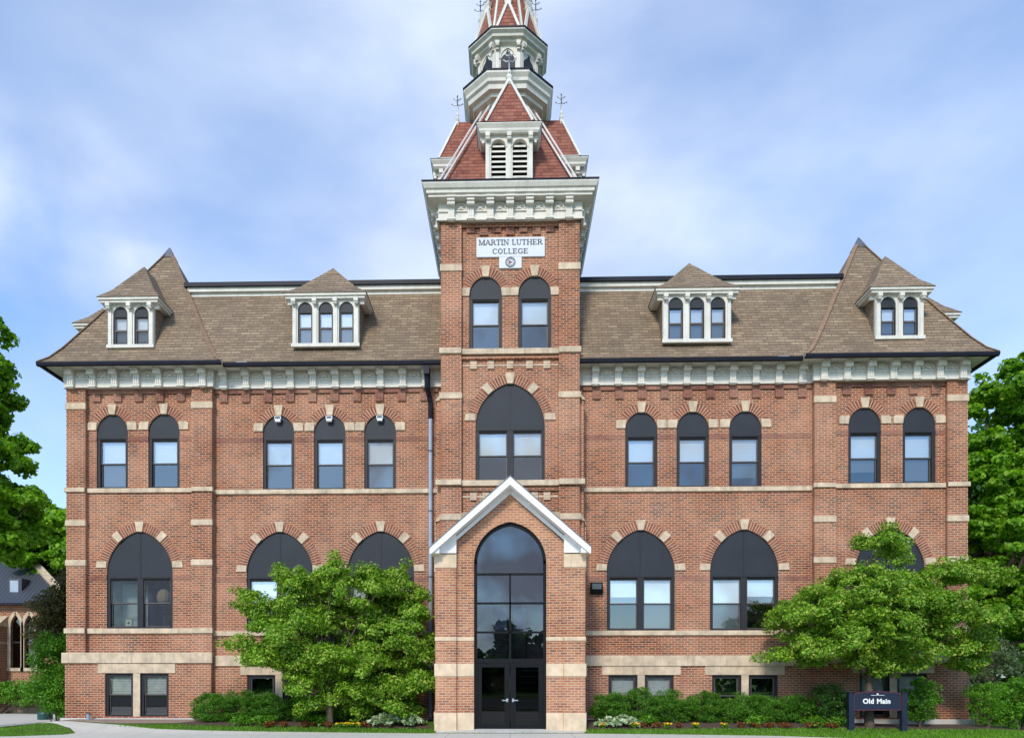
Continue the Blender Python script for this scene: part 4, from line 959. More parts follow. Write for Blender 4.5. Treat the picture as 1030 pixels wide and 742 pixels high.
# ================================================================ PORCH
pw = MB(); YF = -2.6
slope = (7.62 - 5.53) / 2.38
def under(x, t=.44): return 7.62 - t - abs(x) * slope
outer = [(-1.66, 0), (-1.66, under(1.66)), (0, under(0)), (1.66, under(1.66)), (1.66, 0)]
slab(pw, outer, [arch_poly(0, 1.09, 0, 5.12, 6.36)], YF + .09, -.8, .4, 'brick_new')
for s in (-1, 1):
    pw.box(s * 1.62, s * 2.25, YF, -1.7, 0, 4.98, 'brick_new'); pw.box(s * 1.62, s * 2.36, -1.7, -.8, 0, 4.98, 'brick_new')
    pw.box(s * 1.66, s * 2.2, -1.9, -.8, 4.98, 5.55, 'brick_new')
pw.build('porch_wall', B)
for s in (-1, 1):
    for z0, z1, nm, pr in ((0, .60, 'base_stone', .03), (1.70, 2.09, 'stone_band', .03), (2.77, 2.89, 'stone_band', .02)):
        mb = MB(); mb.box(s * 1.61, s * (2.25 + pr), YF - pr, -1.7, z0, z1, 'stone_new'); mb.box(s * 1.088, s * 1.61, YF + .09 - pr, YF + .2, z0, z1, 'stone_new'); mb.box(s * 1.7, s * (2.36 + pr), -1.7 - .004, -.8, z0, z1, 'stone_new'); mb.build(nm, B, bevel=.01)
    mb = MB(); mb.box(s * 1.61, s * 2.28, YF - .03, -1.7, 4.96, 5.38, 'stone_new'); mb.box(s * 1.7, s * 2.38, -1.7, -.8, 4.96, 5.38, 'stone_new'); mb.build('cap_stone', B, bevel=.015)
# gable roof with deep white rakes
rk = MB(); th = .26
for s in (-1, 1):
    xe = 2.38
    def zt(x): return 7.62 - x * slope
    sec = [(0, zt(0)), (s * xe, zt(xe)), (s * xe, zt(xe) - .2), (s * (xe - .04), zt(xe) - .2), (0, zt(0) - th)]
    rk.poly_prism(sec, 'y', -3.0, -2.93, 'white_trim')
    sec2 = [(0, zt(0) - .05), (s * (xe - .06), zt(xe) - .02), (s * (xe - .06), zt(xe) - .16), (0, zt(0) - .3)]
    rk.poly_prism(sec2, 'y', -2.93, -.66, 'white_trim')
    # inner board against the brick
    sec3 = [(0, zt(0) - .30), (s * 2.2, zt(2.2) - .30), (s * 1.63, zt(1.63) - .48), (0, zt(0) - .46)]
    rk.poly_prism([(0, zt(0) - .28), (s * 2.0, zt(2.0) - .28), (s * 2.0, zt(2.0) - .40), (0, zt(0) - .44)], 'y', -2.60, -2.52, 'white_trim')
    # eave return
    rk.poly_prism([(s * 1.615, 5.40), (s * 2.33, 5.40), (s * 2.33, zt(2.33) - .1), (s * 1.615, zt(1.615) - .2)], 'y', -2.68, -.8, 'white_trim')
    rk.poly_prism([(s * 2.10, 5.36), (s * 2.36, 5.36), (s * 2.36, zt(2.36) - .1), (s * 2.10, zt(2.10) - .2)], 'y', -2.93, -.8, 'white_trim')
ro = rk.build('porch_roof', B)
rt = MB()
for s in (-1, 1): rt.poly_prism([(0, 7.60), (s * 2.40, 7.60 - 2.40 * slope), (s * 2.40, 7.63 - 2.40 * slope), (0, 7.635)], 'y', -3.02, -.66, 'lead')
rt.build('roof_sheet', ro)
# glazed screen
YG = -2.36
gs = MB(); fw = .05
A_ = arch_pts(1.09, 5.12, 6.36, 16)[0]; A2 = arch_pts(1.09 - .09, 5.12, 6.36 - .10, 16)[0]
n = len(A_)
vs = [(x, YG - .06, z) for x, z in A_] + [(x, YG - .06, z) for x, z in A2] + [(x, YG + .06, z) for x, z in A_] + [(x, YG + .06, z) for x, z in A2]
gs.add(vs, [(i, i + 1, n + i + 1, n + i) for i in range(n - 1)] + [(n + i, n + i + 1, 3 * n + i + 1, 3 * n + i) for i in range(n - 1)], 'black_metal')
for s in (-1, 1): gs.box(s * 1.0, s * 1.09, YG - .06, YG + .06, 0, 5.2, 'black_metal')
for z in (4.80, 3.92, 3.04): gs.box(-1.0, 1.0, YG - .05, YG + .05, z - .03, z + .03, 'black_metal')
gs.box(-1.0, 1.0, YG - .06, YG + .06, 2.12, 2.24, 'black_metal'); gs.box(-.03, .03, YG - .05, YG + .05, 2.24, 4.80, 'black_metal')
gso = gs.build('entrance_screen', B)
for a, b in ((2.24, 3.01), (3.07, 3.89), (3.95, 4.77)):
    for s in (-1, 1):
        p = MB(); p.box(s * .03, s * 1.0, YG - .008, YG + .008, a, b, 'glass_porch'); p.build('pane', gso)
p = MB(); poly = arch_poly(0, 1.0, 4.83, 5.12, 6.26); p.poly_prism(poly, 'y', YG - .008, YG + .008, 'glass_porch'); p.build('pane', gso)
for s in (-1, 1):
    dr = MB(); a, b = .012, .995
    for x0, x1 in ((a, .17), (.86, b)): dr.box(s * x0, s * x1, YG - .04, YG + .02, .03, 2.11, 'black_metal')
    dr.box(s * .17, s * .86, YG - .04, YG + .02, .03, .24, 'black_metal'); dr.box(s * .17, s * .86, YG - .04, YG + .02, 1.98, 2.11, 'black_metal')
    do = dr.build('door', B)
    p = MB(); p.box(s * .17, s * .86, YG - .012, YG, .24, 1.98, 'glass_door'); p.build('pane', do)
    h = MB(); h.tube([(s * .09, YG - .04, .98), (s * .09, YG - .10, .98)], .02, 'chrome', 8); h.box(s * .07, s * .24, YG - .115, YG - .09, .965, .995, 'chrome'); h.box(s * .06, s * .12, YG - .05, YG - .04, .93, 1.03, 'chrome'); h.build('handle', do)
# porch interior: stair, landing, back wall and railing
it = MB()
it.box(-1.6, 1.6, -.9, -.82, 0, 7.0, 'interior'); it.box(-1.6, 1.6, -2.3, -.9, -.02, .02, 'concrete'); it.box(-1.6, -1.1, -2.2, -.9, 0, 5.5, 'interior'); it.box(1.1, 1.6, -2.2, -.9, 0, 5.5, 'interior')
for k in range(11): it.box(.05, 1.05, -2.1 + k * .1, -.9, k * .19, k * .19 + .19, 'lens_grey'); it.box(.05, 1.05, -2.12 + k * .1, -2.1 + k * .1, k * .19 + .16, k * .19 + .2, 'galv')
it.box(-1.1, .05, -1.35, -.9, 2.02, 2.16, 'timber')
for x0 in (-.55, .05): it.box(x0, x0 + .06, -.96, -.9, 2.16, 4.0, 'timber'); it.box(x0 + .44, x0 + .5, -.96, -.9, 2.16, 4.0, 'timber'); it.box(x0 + .06, x0 + .44, -.93, -.9, 3.2, 3.9, 'blind')
it.build('stair_hall', B)
rl = MB()
for k in range(7): rl.tube([(-1.05, -1.4, 2.25 + k * .1), (-.1, -1.4, 2.25 + k * .1)], .012, 'chrome', 6)
for x in (-.1, .06, .14): rl.tube([(x, -1.45, 2.05), (x, -1.45, 2.98 - abs(x))], .022, 'chrome', 6)
for k in range(5): rl.tube([(0.06, -1.5, 2.3 + k * .12), (.2, -1.7, 2.2 + k * .12)], .012, 'chrome', 6)
rl.build('railing', B)

# ================================================================ WALL-MOUNTED THINGS
t = thing('wall_light', 'black box light on the brick wall right of the entrance porch', 'wall light', (2.87, 0, 4.64))
mb = MB(); mb.poly_prism([(0, -.19), (-.16, -.19), (-.24, -.05), (-.24, .15), (-.2, .19), (0, .19)], 'x', -.20, .20, 'black_metal'); mb.build('housing', t, bevel=.015)
mb = MB(); mb.box(-.155, .155, -.255, -.24, -.05, .13, 'lens_grey'); mb.build('lens', t)
for i, (x, lab) in enumerate(((-7.82, 'small white floodlight on the head of the left window of three'), (-6.08, 'small white floodlight on the head of the middle window of three'), (-4.375, 'small white floodlight on the head of the window beside the downspout'))):
    t = thing('floodlight', lab, 'floodlight', (x, .05, 10.36), group='white floodlights above the upper windows')
    mb = MB(); mb.box(-.05, .05, -.08, 0, -.04, .04, 'lamp_white'); mb.box(-.11, .11, -.17, -.08, -.02, .09, 'lamp_white'); mb.poly_prism([(-.17, -.09), (-.09, -.11), (-.08, -.02), (-.17, -.02)], 'x', -.09, .09, 'lamp_white'); mb.build('housing', t, bevel=.01)
    mb = MB(); mb.box(-.085, .085, -.176, -.17, .0, .07, 'lens_grey'); mb.build('lens', t)
t = thing('alarm_bell', 'red and white round alarm bell on the right end of the building', 'bell', (14.97, .25, 1.55))
mb = MB(); mb.tube([(0, 0, 0), (.07, 0, 0), (.14, 0, 0)], [.16, .15, .09], 'red_enamel', 18); mb.build('gong', t)
mb = MB(); mb.tube([(.08, -.135, .0), (.081, -.15, 0)], .10, 'sign_white', 16); mb.tube([(.08, -.15, 0), (.08, -.155, 0)], .05, 'red_enamel', 12); mb.box(.0, .16, -.135, -.1, -.3, -.1, 'red_enamel'); mb.build('cover_plate', t)
t = thing('vent_pipe', 'short grey capped pipe standing in the gravel by the left wall', 'pipe', (-13.98, -.62, gz(-13.98, -.62)))
mb = MB(); mb.tube([(0, 0, -.05), (0, 0, .2)], .065, 'galv', 14); mb.build('pipe', t); mb = MB(); mb.tube([(0, 0, .2), (0, 0, .24)], .075, 'lead', 14); mb.build('cap', t)
t = thing('lamp_post', 'dark green post with a bell shaped base beside the path', 'post', (-18.3, 3.9, 0))
mb = MB(); mb.tube([(0, 0, 0), (0, 0, .24), (0, 0, .30), (0, 0, .36), (0, 0, .42)], [.27, .27, .24, .13, .07], 'green_metal', 18); mb.build('base', t)
mb = MB(); mb.tube([(-.02, 0, .4), (-.08, 0, 1.9)], .055, 'green_metal', 10); mb.build('pole', t)

# ================================================================ SIGN
t = thing('campus_sign', 'navy sign reading Old Main on two square posts on the lawn', 'sign', (11.0, -2.35, gz(11.0, -2.35)))
for s in (-1, 1):
    mb = MB(); mb.box(s * .70, s * .86, -.08, .08, -.1, 1.12, 'sign_navy'); mb.box(s * .69, s * .87, -.09, .09, 1.12, 1.15, 'sign_navy'); mb.build('post', t, bevel=.008)
def arcpts(hw, z0, zt, rise, n=12): return [(-hw, z0), (hw, z0)] + [(hw - 2 * hw * k / n, zt + rise * math.sin(math.pi * k / n)) for k in range(n + 1)]
mb = MB(); mb.poly_prism(arcpts(.70, .60, 1.13, .055), 'y', -.035, .035, 'sign_navy'); po = mb.build('panel', t)
bd = MB(); P = arcpts(.685, .62, 1.112, .055)
for p, q in zip(P, P[1:] + P[:1]): bd.bar((p[0], -.038, p[1]), (q[0], -.038, q[1]), .012, .01, 'sign_red')
bd.build('border', po)
def text_mesh(txt, size, mat, name, parent, loc, offset=.0, space=1.0):
    cu = bpy.data.curves.new(name, 'FONT'); cu.body = txt; cu.size = size; cu.align_x = 'CENTER'; cu.align_y = 'CENTER'; cu.offset = offset; cu.extrude = .004; cu.space_character = space
    o = bpy.data.objects.new('tmp', cu); COL.objects.link(o); dg = bpy.context.evaluated_depsgraph_get(); me = bpy.data.meshes.new_from_object(o.evaluated_get(dg)); bpy.data.objects.remove(o)
    me.materials.clear(); me.materials.append(MATS[mat]); q = bpy.data.objects.new(name, me); COL.objects.link(q); q.parent = parent; q.location = loc; q.rotation_euler = (R(90), 0, 0); return q
text_mesh('Old', .20, 'sign_white', 'lettering', po, (-.275, -.042, .875), offset=.0075, space=1.08); text_mesh('Main', .20, 'sign_white', 'lettering', po, (.175, -.042, .875), offset=.0075, space=1.08)
em = MB(); em.box(-.2, .2, -.042, -.036, 1.055, 1.065, 'sign_white'); em.poly_prism([(-.03, 1.08), (.03, 1.08), (.03, 1.10), (0, 1.13), (-.03, 1.10)], 'y', -.042, -.036, 'sign_white'); em.build('emblem', po)

# ================================================================ PLANTS
def leaves(name, C, rad, nper, size, mat, parent=None, up=.35, flat=.55, aspect=.55, droop=0, seed=1, spiky=False, ymax=None, centre=None, out=None):
    """leaf-sized kites around clump centres C (n,3), clump radius rad"""
    g = np.random.default_rng(seed); C = np.asarray(C, float); n = len(C) * nper
    idx = np.repeat(np.arange(len(C)), nper); rr = np.asarray(rad, float); rr = np.full(len(C), rr) if rr.ndim == 0 else rr
    d = g.normal(size=(n, 3)); d /= np.linalg.norm(d, axis=1)[:, None]
    k = g.uniform(.25, 1, n) ** .6
    P = C[idx] + d * (k * rr[idx])[:, None] * np.array([1, 1, flat]); P[:, 2] -= droop * (np.hypot(d[:, 0], d[:, 1]) * k * rr[idx]) ** 2
    if ymax is not None: P = P[:]; m = P[:, 1] > ymax; P[m, 1] = ymax - g.uniform(0, .15, m.sum())
    nrm = d * .6 + g.normal(size=(n, 3)) * .55
    if out is not None: nrm = d * .3 + out[idx] * .7 + g.normal(size=(n, 3)) * .6
    nrm[:, 2] += up; nrm /= np.linalg.norm(nrm, axis=1)[:, None]
    t = np.cross(nrm, g.normal(size=(n, 3)))
    if spiky: t = d + g.normal(size=(n, 3)) * .45; t[:, 2] += .45
    t /= np.linalg.norm(t, axis=1)[:, None]; b = np.cross(nrm, t); b /= np.maximum(np.linalg.norm(b, axis=1), 1e-6)[:, None]
    s = size * g.uniform(.55, 1.5, n)[:, None]
    V = np.stack([P - t * s * .5, P + b * s * aspect * .5 + nrm * s * .08, P + t * s * .55, P - b * s * aspect * .5 + nrm * s * .08], 1).reshape(-1, 3)
    me = bpy.data.meshes.new(name); me.vertices.add(len(V)); me.vertices.foreach_set('co', V.ravel())
    me.loops.add(n * 4); me.loops.foreach_set('vertex_index', np.arange(n * 4, dtype=np.int32)); me.polygons.add(n); me.polygons.foreach_set('loop_start', np.arange(0, n * 4, 4, dtype=np.int32)); me.polygons.foreach_set('loop_total', np.full(n, 4, dtype=np.int32))
    me.materials.append(MATS[mat]); me.update(calc_edges=True); me.validate()
    o = bpy.data.objects.new(name, me); COL.objects.link(o)
    if parent: o.parent = parent
    return o
def clumps(ells, n, seed, shell=.45, mind=.3):
    """clump centres spread through a union of ellipsoids (cx,cy,cz,rx,ry,rz), denser towards the shell"""
    g = np.random.default_rng(seed); vol = np.array([e[3] * e[4] * e[5] for e in ells]); vol = vol ** .75; vol /= vol.sum(); out = []
    tries = 0
    while len(out) < n and tries < n * 60:
        tries += 1; e = ells[g.choice(len(ells), p=vol)]; d = g.normal(size=3); d /= np.linalg.norm(d); k = g.uniform(shell ** 3, 1) ** (1 / 3)
        p = np.array(e[:3]) + d * k * np.array(e[3:])
        if all(abs(p - q).max() > mind or np.linalg.norm(p - q) > mind for q in out[-400:]): out.append(p)
    return np.array(out)
def billows(ells, nm, nper, rm, seed, shell=.35):
    """masses of foliage: every mass carries clumps on its upper and outer side, leaving dark gaps below it"""
    g = np.random.default_rng(seed); Mc = clumps(ells, nm, seed, shell, rm * .75); C = []; D = []
    for m in Mc:
        k = rm * g.uniform(.7, 1.25)
        for _ in range(nper):
            d = g.normal(size=3); d[2] = abs(d[2]) * 1.1 - .25; d /= np.linalg.norm(d)
            C.append(m + d * k * g.uniform(.6, 1) * np.array([1.1, 1.1, .85])); D.append(d)
    c0 = np.mean(Mc, axis=0)
    for i in g.choice(len(Mc), len(Mc) // 3, replace=False):      # straggling shoots past the outline
        o_ = (Mc[i] - c0); o_ /= np.linalg.norm(o_); o_[2] = o_[2] * .6 + .25
        for q_ in (.7, 1.0, 1.25): C.append(Mc[i] + o_ * rm * q_ * 1.25); D.append(o_)
    return np.array(C), np.array(D)
def tree(name, label, cat, base, height_trunk, r0, ells, ncl, crad, nper, lsize, mat, seed, group=None, limbs=16, up=.35, flat=.55, shell=.45, ymax=None, aspect=.55, mind=.3, fork=.35, lean=(0, 0), droop=0, bil=None):
    t = thing(name, label, cat, base, group); D = None
    if bil: C, D = billows(ells, bil[0], bil[1], bil[2], seed, shell)
    else: C = clumps(ells, ncl, seed, shell, mind)
    if ymax is not None: C[:, 1] = np.minimum(C[:, 1], ymax - .25)
    L0 = C - np.array(base)
    g = np.random.default_rng(seed + 5)
    rad = crad * g.uniform(.65, 1.3, len(C))
    leaves('crown', L0, rad, nper, lsize, mat, t, up, flat, aspect, seed=seed + 9, ymax=None if ymax is None else ymax - base[1], droop=droop, out=D)
    tr = MB(); top = Vector((lean[0], lean[1], height_trunk)); zmax = max(p[2] for p in L0)
    tr.tube([(0, 0, -.1), (0, 0, .15), tuple(top * .6), tuple(top)], [r0 * 1.5, r0 * 1.1, r0 * .95, r0 * .8], 'bark', 9)
    tr.tube([tuple(top), tuple(top + Vector((lean[0] * .3, lean[1] * .3, (zmax - height_trunk) * .45))), (top.x + lean[0], top.y + lean[1], zmax * .86)], [r0 * .8, r0 * .45, r0 * .12], 'bark', 7)
    sel = g.choice(len(L0), min(limbs, len(L0)), replace=False)
    for i in sel:
        e = Vector(L0[i]); f = g.uniform(0, 1); st = Vector((top.x, top.y, height_trunk * (1 - .25 * f) + (zmax - height_trunk) * fork * f * .8))
        if e.z < st.z - .5: st.z = max(height_trunk * .8, e.z - .2)
        mid = st.lerp(e, .5) + Vector((g.normal() * .12, g.normal() * .12, .12 * (e - st).length))
        tr.tube([st, mid, e], [r0 * .38, r0 * .22, r0 * .07], 'bark', 5)
        for j in range(2):
            q = Vector(L0[int(g.integers(len(L0)))]); 
            if (q - mid).length < 2.2: tr.tube([mid, mid.lerp(q, .55) + Vector((0, 0, .1)), q], [r0 * .16, r0 * .1, r0 * .04], 'bark', 4)
    tr.build('trunk', t, smooth=True)
    return t
# ornamental trees against the facade
tree('ornamental_tree', 'broad low leafy tree left of the entrance porch, hiding two windows', 'tree', (-5.6, -2.0, gz(-5.6, -2.0)), 1.0, .11,
     [(-4.9, -1.9, 4.15, 1.7, 1.5, .95), (-3.5, -1.9, 3.8, 1.25, 1.3, 1.1), (-6.6, -2.0, 3.75, 1.4, 1.3, 1.0), (-5.4, -2.2, 2.7, 2.2, 1.5, 1.0), (-6.9, -2.2, 2.3, 1.0, 1.1, .5), (-3.5, -2.0, 2.4, 1.35, 1.3, 1.0), (-4.2, -1.9, 4.75, .8, 1.0, .35), (-7.8, -1.9, 3.85, .6, .7, .4), (-7.9, -1.9, 2.65, .5, .6, .25), (-4.9, -1.9, 1.7, 2.2, 1.1, .8), (-6.0, -2.0, 1.4, .9, .8, .45), (-3.5, -1.5, 1.5, 1.3, .8, .9), (-4.6, -1.7, 1.0, 1.9, .8, .6), (-5.6, -2.3, 1.5, .9, .7, .6), (-5.6, -2.35, .95, .7, .3, .35)],
     560, .24, 82, .080, 'leaf_ornamental', 3, limbs=26, shell=.45, ymax=-.2, droop=.3, flat=.7, bil=(150, 14, .42))
tree('ornamental_tree', 'spreading leafy tree behind the navy sign at the right', 'tree', (11.05, -1.75, gz(11.05, -1.75)), 1.35, .13,
     [(10.9, -2.0, 3.9, 2.1, 1.5, .9), (12.8, -2.0, 3.9, 1.6, 1.4, 1.0), (9.4, -2.1, 3.4, 1.3, 1.3, .75), (11.2, -2.2, 2.9, 2.4, 1.5, .85), (13.5, -2.1, 3.0, 1.1, 1.2, .7), (8.9, -2.1, 2.35, .9, 1.0, .4), (11.1, -2.1, 5.2, .5, .6, .75), (10.9, -1.9, 4.6, 1.0, 1.0, .35), (8.6, -2.1, 3.7, .6, .8, .3), (14.1, -1.9, 4.6, .8, .7, .35), (11.7, -2.1, 2.15, 1.6, 1.1, .35), (13.6, -2.1, 2.2, .7, .8, .35)],
     500, .24, 82, .080, 'leaf_ornamental', 4, limbs=30, shell=.45, ymax=-.45, droop=.3, flat=.7, bil=(128, 14, .44))
# big trees either side
tree('maple_tree', 'tall bright maple at the left edge with branches reaching over the picture', 'tree', (-17.9, -1.0, 0), 3.2, .2,
     [(-17.9, -1, 8.0, 1.9, 2, 2.0), (-17.9, -1, 10.6, 1.3, 1.5, 1.9), (-17.0, -1, 7.2, 1.3, 1.5, 1.5), (-17.9, -1, 6.9, 1.9, 1.8, .7), (-16.6, -1, 9.2, .8, 1, .6), (-17.9, -1, 12.6, .9, 1, 1.1), (-17.2, -1, 5.9, .9, 1, .35), (-16.9, -1, 6.2, .6, 1, .4)],
     300, .26, 55, .15, 'leaf_maple', 21, limbs=26, shell=.3, flat=.6, aspect=.8, bil=(110, 13, .5))
tree('maple_tree', 'deep green maple standing behind the left corner of the building', 'tree', (-20.5, 12.5, 0), 3.0, .22,
     [(-20.5, 12.5, 8.2, 3.6, 2.5, 2.6), (-18.6, 12.5, 9.0, 1.8, 2, 2.0), (-23.5, 12.5, 7.9, 2.5, 2, 2.2), (-18.6, 12.5, 7.0, 1.8, 2, 1.6)], 230, .4, 60, .22, 'leaf_maple', 31, limbs=14, shell=.3, aspect=.8, flat=.6, bil=(85, 13, .9))
tree('bronze_tree', 'dark bronze leaved small tree above the bright shrub at the left', 'tree', (-17.3, 3.6, 0), 1.6, .07,
     [(-17.4, 3.6, 4.2, 1.1, 1.0, 1.0), (-17.6, 3.6, 3.3, .9, .9, .9), (-16.7, 3.6, 5.3, .7, .8, .6), (-16.6, 3.6, 4.4, .6, .8, .6)], 170, .36, 100, .11, 'leaf_bronze', 41, limbs=12, shell=.3)
def shrub(name, label, base, ells, ncl, crad, nper, ls, mat, seed, group=None, spiky=False, aspect=.5, flat=.7, up=.3, cat='shrub', stems=7):
    t = thing(name, label, cat, base, group); C = clumps(ells, ncl, seed, .35, crad * .45) - np.array(base)
    C[:, 2] = np.maximum(C[:, 2], crad * .55)
    g = np.random.default_rng(seed); leaves('foliage', C, crad * g.uniform(.7, 1.25, len(C)), nper, ls, mat, t, up, flat, aspect, seed=seed + 2, spiky=spiky)
    st = MB()
    for i in g.choice(len(C), min(stems, len(C)), replace=False):
        e = Vector(C[i]); st.tube([(e.x * .12, e.y * .12, -.05), tuple(e * .5 + Vector((0, 0, .05))), tuple(e)], [.022, .014, .006], 'bark', 5)
    st.build('stem', t)
    return t
shrub('round_shrub', 'bright green tall rounded shrub against the left corner of the building', (-16.8, 2.2, 0), [(-16.75, 2.2, 2.3, .8, .8, 1.1), (-16.9, 2.2, 1.35, .9, .8, .9), (-16.6, 2.2, 3.0, .5, .6, .5), (-16.5, 2.2, .6, .8, .6, .4)], 170, .27, 120, .085, 'leaf_shrub', 51, flat=.9)
tree('maple_tree', 'large spreading maple directly behind the right end of the building', 'tree', (19.5, 6.0, 0), 3.2, .3,
     [(19.5, 6.0, 8.2, 2.6, 2.5, 3.2), (21.5, 6, 10.5, 2.4, 2.3, 2.2), (22.5, 6, 7, 2.6, 2.5, 3), (19.2, 6, 5.0, 2.2, 2.2, 1.6), (20.8, 5, 12.9, 1.8, 1.5, 1.3), (18.6, 6, 11.2, 1.2, 1.5, 1.2), (20.5, 6, 3.2, 2.5, 2, 1.4)], 460, .30, 60, .15, 'leaf_maple', 61, limbs=40, shell=.25, aspect=.8, flat=.5, bil=(210, 13, .7))
tree('shade_tree', 'dark tree filling the gap low behind the maple at the right edge', 'tree', (23.0, 13.0, 0), 3.0, .25,
     [(22.5, 13, 6.5, 4.5, 2.5, 4.5), (26.5, 13, 8, 3.5, 2.5, 5), (20.5, 12.5, 3.4, 2.5, 2, 2.6), (24, 12, 2.2, 4.5, 1.6, 2.4), (23, 13, 11, 3, 2, 3)], 480, .8, 80, .28, 'leaf_deep', 71, limbs=14, shell=.3, aspect=.8, flat=.6)
tree('pale_tree', 'wispy grey green young tree behind the rounded shrubs at the right', 'tree', (16.4, 1.6, 0), 1.0, .05,
     [(16.5, 1.6, 2.2, 1.2, .8, 1.2), (17.6, 1.8, 1.9, 1.2, .8, 1.0)], 70, .3, 80, .09, 'leaf_pale', 81, limbs=14)
shrub('round_shrub', 'dark green rounded shrub left of the navy sign', (9.85, -1.6, gz(9.85, -1.6)), [(9.9, -1.6, .85, .65, .5, .65)], 60, .2, 130, .06, 'leaf_deep', 91)
shrub('round_shrub', 'upright green shrub just right of the navy sign', (12.75, -1.5, gz(12.75, -1.5)), [(12.75, -1.5, .95, .62, .5, .68)], 70, .19, 140, .055, 'leaf_yew', 92, spiky=True)
shrub('round_shrub', 'vase shaped shrub with bare reddish stems between two rounder shrubs', (14.75, -1.5, gz(14.75, -1.5)), [(14.8, -1.5, 1.05, .62, .5, .45), (14.75, -1.5, .6, .35, .3, .4)], 60, .19, 120, .055, 'leaf_shrub', 93, spiky=True, stems=16)
shrub('round_shrub', 'large mounded light green shrub right of the vase shaped one', (16.0, -1.2, gz(16, -1.2)), [(16.1, -1.2, .95, 1.0, .7, .7), (15.7, -1.3, .6, .6, .5, .45)], 95, .24, 120, .075, 'leaf_shrub', 94)
shrub('round_shrub', 'mounded light green shrub cut by the right edge of the picture', (17.7, -1.2, gz(17.7, -1.2)), [(17.8, -1.2, 1.0, 1.0, .7, .75)], 95, .24, 120, .075, 'leaf_shrub', 95)
shrub('ivy_hedge', 'leafy hedge against the stone base of the far brick house', (-23.5, 8.3, 0), [(-22.2, 8.2, .95, 1.6, .4, .45), (-25.2, 8.3, 1.0, 1.8, .4, .4), (-21.0, 8.3, 1.0, 1.1, .4, .5)], 120, .3, 90, .11, 'leaf_shrub', 96, cat='hedge')
# shaded low planting at the right, under the tree
# yew rows
g = random.Random(5)
rowL = [(-9.55, .95, .62), (-8.6, 1.0, .66), (-7.6, 1.0, .60), (-6.6, 1.0, .58), (-5.6, 1.0, .56), (-4.6, 1.0, .52), (-3.6, .9, .5)]
labsL = ['yew bush at the left end of the left hedge, nearest the gravel', 'yew bush below the left cellar window, second from the gravel', 'yew bush under the left rim of the ornamental crown, third from the gravel', 'yew bush in the middle of the left hedge', 'yew bush behind the low rust coloured edging plants', 'yew bush behind the yellow flowers left of the porch', 'yew bush behind the white edged hosta left of the porch']
for i, (x, rx, rz_) in enumerate(rowL):
    shrub('yew_bush', labsL[i], (x, -1.15, gz(x, -1.15)), [(x, -1.15, .26 + rz_ * .66, rx * .72, .55, rz_ * .80)], 75, .20, 170, .085, 'leaf_yew', 100 + i, group='yew bushes in the hedges along the wall', spiky=True, aspect=.16, flat=.5)
rowR = [(3.15, .8, .62), (4.1, .95, .72), (5.1, 1.0, .68), (6.1, 1.0, .66), (7.1, 1.0, .66), (8.1, 1.0, .62), (9.1, 1.0, .55)]
labsR = ['yew bush nearest the porch in the right hedge', 'tall yew bush in front of the cellar windows right of the porch', 'yew bush behind the row of edging flowers, third from the porch', 'yew bush in the middle of the right hedge', 'yew bush below the dark pair of cellar windows right of centre', 'yew bush under the left rim of the crown at the right', 'low dark yew bush at the right end of the right hedge']
for i, (x, rx, rz_) in enumerate(rowR):
    shrub('yew_bush', labsR[i], (x, -1.15, gz(x, -1.15)), [(x, -1.15, .22 + rz_ * .68, rx * .72, .55, rz_ * .82)], 75, .20, 170, .085, 'leaf_yew', 120 + i, group='yew bushes in the hedges along the wall', spiky=True, aspect=.16, flat=.5)
# hostas
def hosta(label, x, y, rx, h, n, seed):
    t = thing('hosta', label, 'plant', (x, y, gz(x, y)), 'white edged hostas beside the porch'); C = []
    gg = np.random.default_rng(seed)
    for k in range(n):
        a, q = gg.uniform(0, 6.28), gg.uniform(0, 1) ** .5; C.append((rx * q * math.cos(a), .35 * q * math.sin(a), h * (1 - .75 * q * q) * gg.uniform(.75, 1)))
    leaves('foliage', C, .09, 12, .13, 'leaf_hosta', t, .8, .6, .5, seed=seed)
hosta('low mound of white edged leaves left of the porch', -3.55, -2.0, .95, .42, 110, 1)
hosta('low mound of white edged leaves right of the porch', 3.35, -2.0, .72, .34, 80, 2)
def clump_plant(name, label, cat, group, x, y, r, h, n, mat, seed, ls=.05, extra=None):
    z = gz(x, y); t = thing(name, label, cat, (x, y, z), group); gg = np.random.default_rng(seed)
    C = [(gg.normal() * r * .5, gg.normal() * r * .35, gg.uniform(.3, 1) * h) for _ in range(n)]
    leaves('foliage', C, r * .4, 14, ls, mat, t, .6, .7, .6, seed=seed)
    if extra:
        C2 = [(gg.normal() * r * .6, gg.normal() * r * .3 - .05, h * gg.uniform(.95, 1.25)) for _ in range(extra[1])]
        leaves('flower', C2, .035, 9, .05, extra[0], t, .9, .4, .9, seed=seed + 1)
yl = [(-5.35, 'first'), (-5.0, 'b'), (-4.7, 'c'), (-4.45, 'd')]
yell = [(-5.22, .17, 'wide yellow flower clump left of the porch, beside a rust plant'), (-4.72, .12, 'small yellow flower clump touching the left hosta'), (-4.98, .12, 'yellow flower clump midway along the left bed'), (2.85, .10, 'yellow flower clump at the foot of the right hosta'), (3.75, .10, 'yellow flower clump on the far side of the right hosta'), (4.75, .11, 'yellow flowers among rust leaves in front of the right hedge'), (5.6, .11, 'lone yellow flower clump in the middle of the right bed'), (6.5, .11, 'yellow flower clump farthest from the porch')]
for i, (x, r, lab) in enumerate(yell): clump_plant('flower_clump', lab, 'flowers', 'yellow bedding flowers', x, -2.22, r, .13, 14, 'leaf_shrub', 200 + i, extra=('yellow_petal', 11))
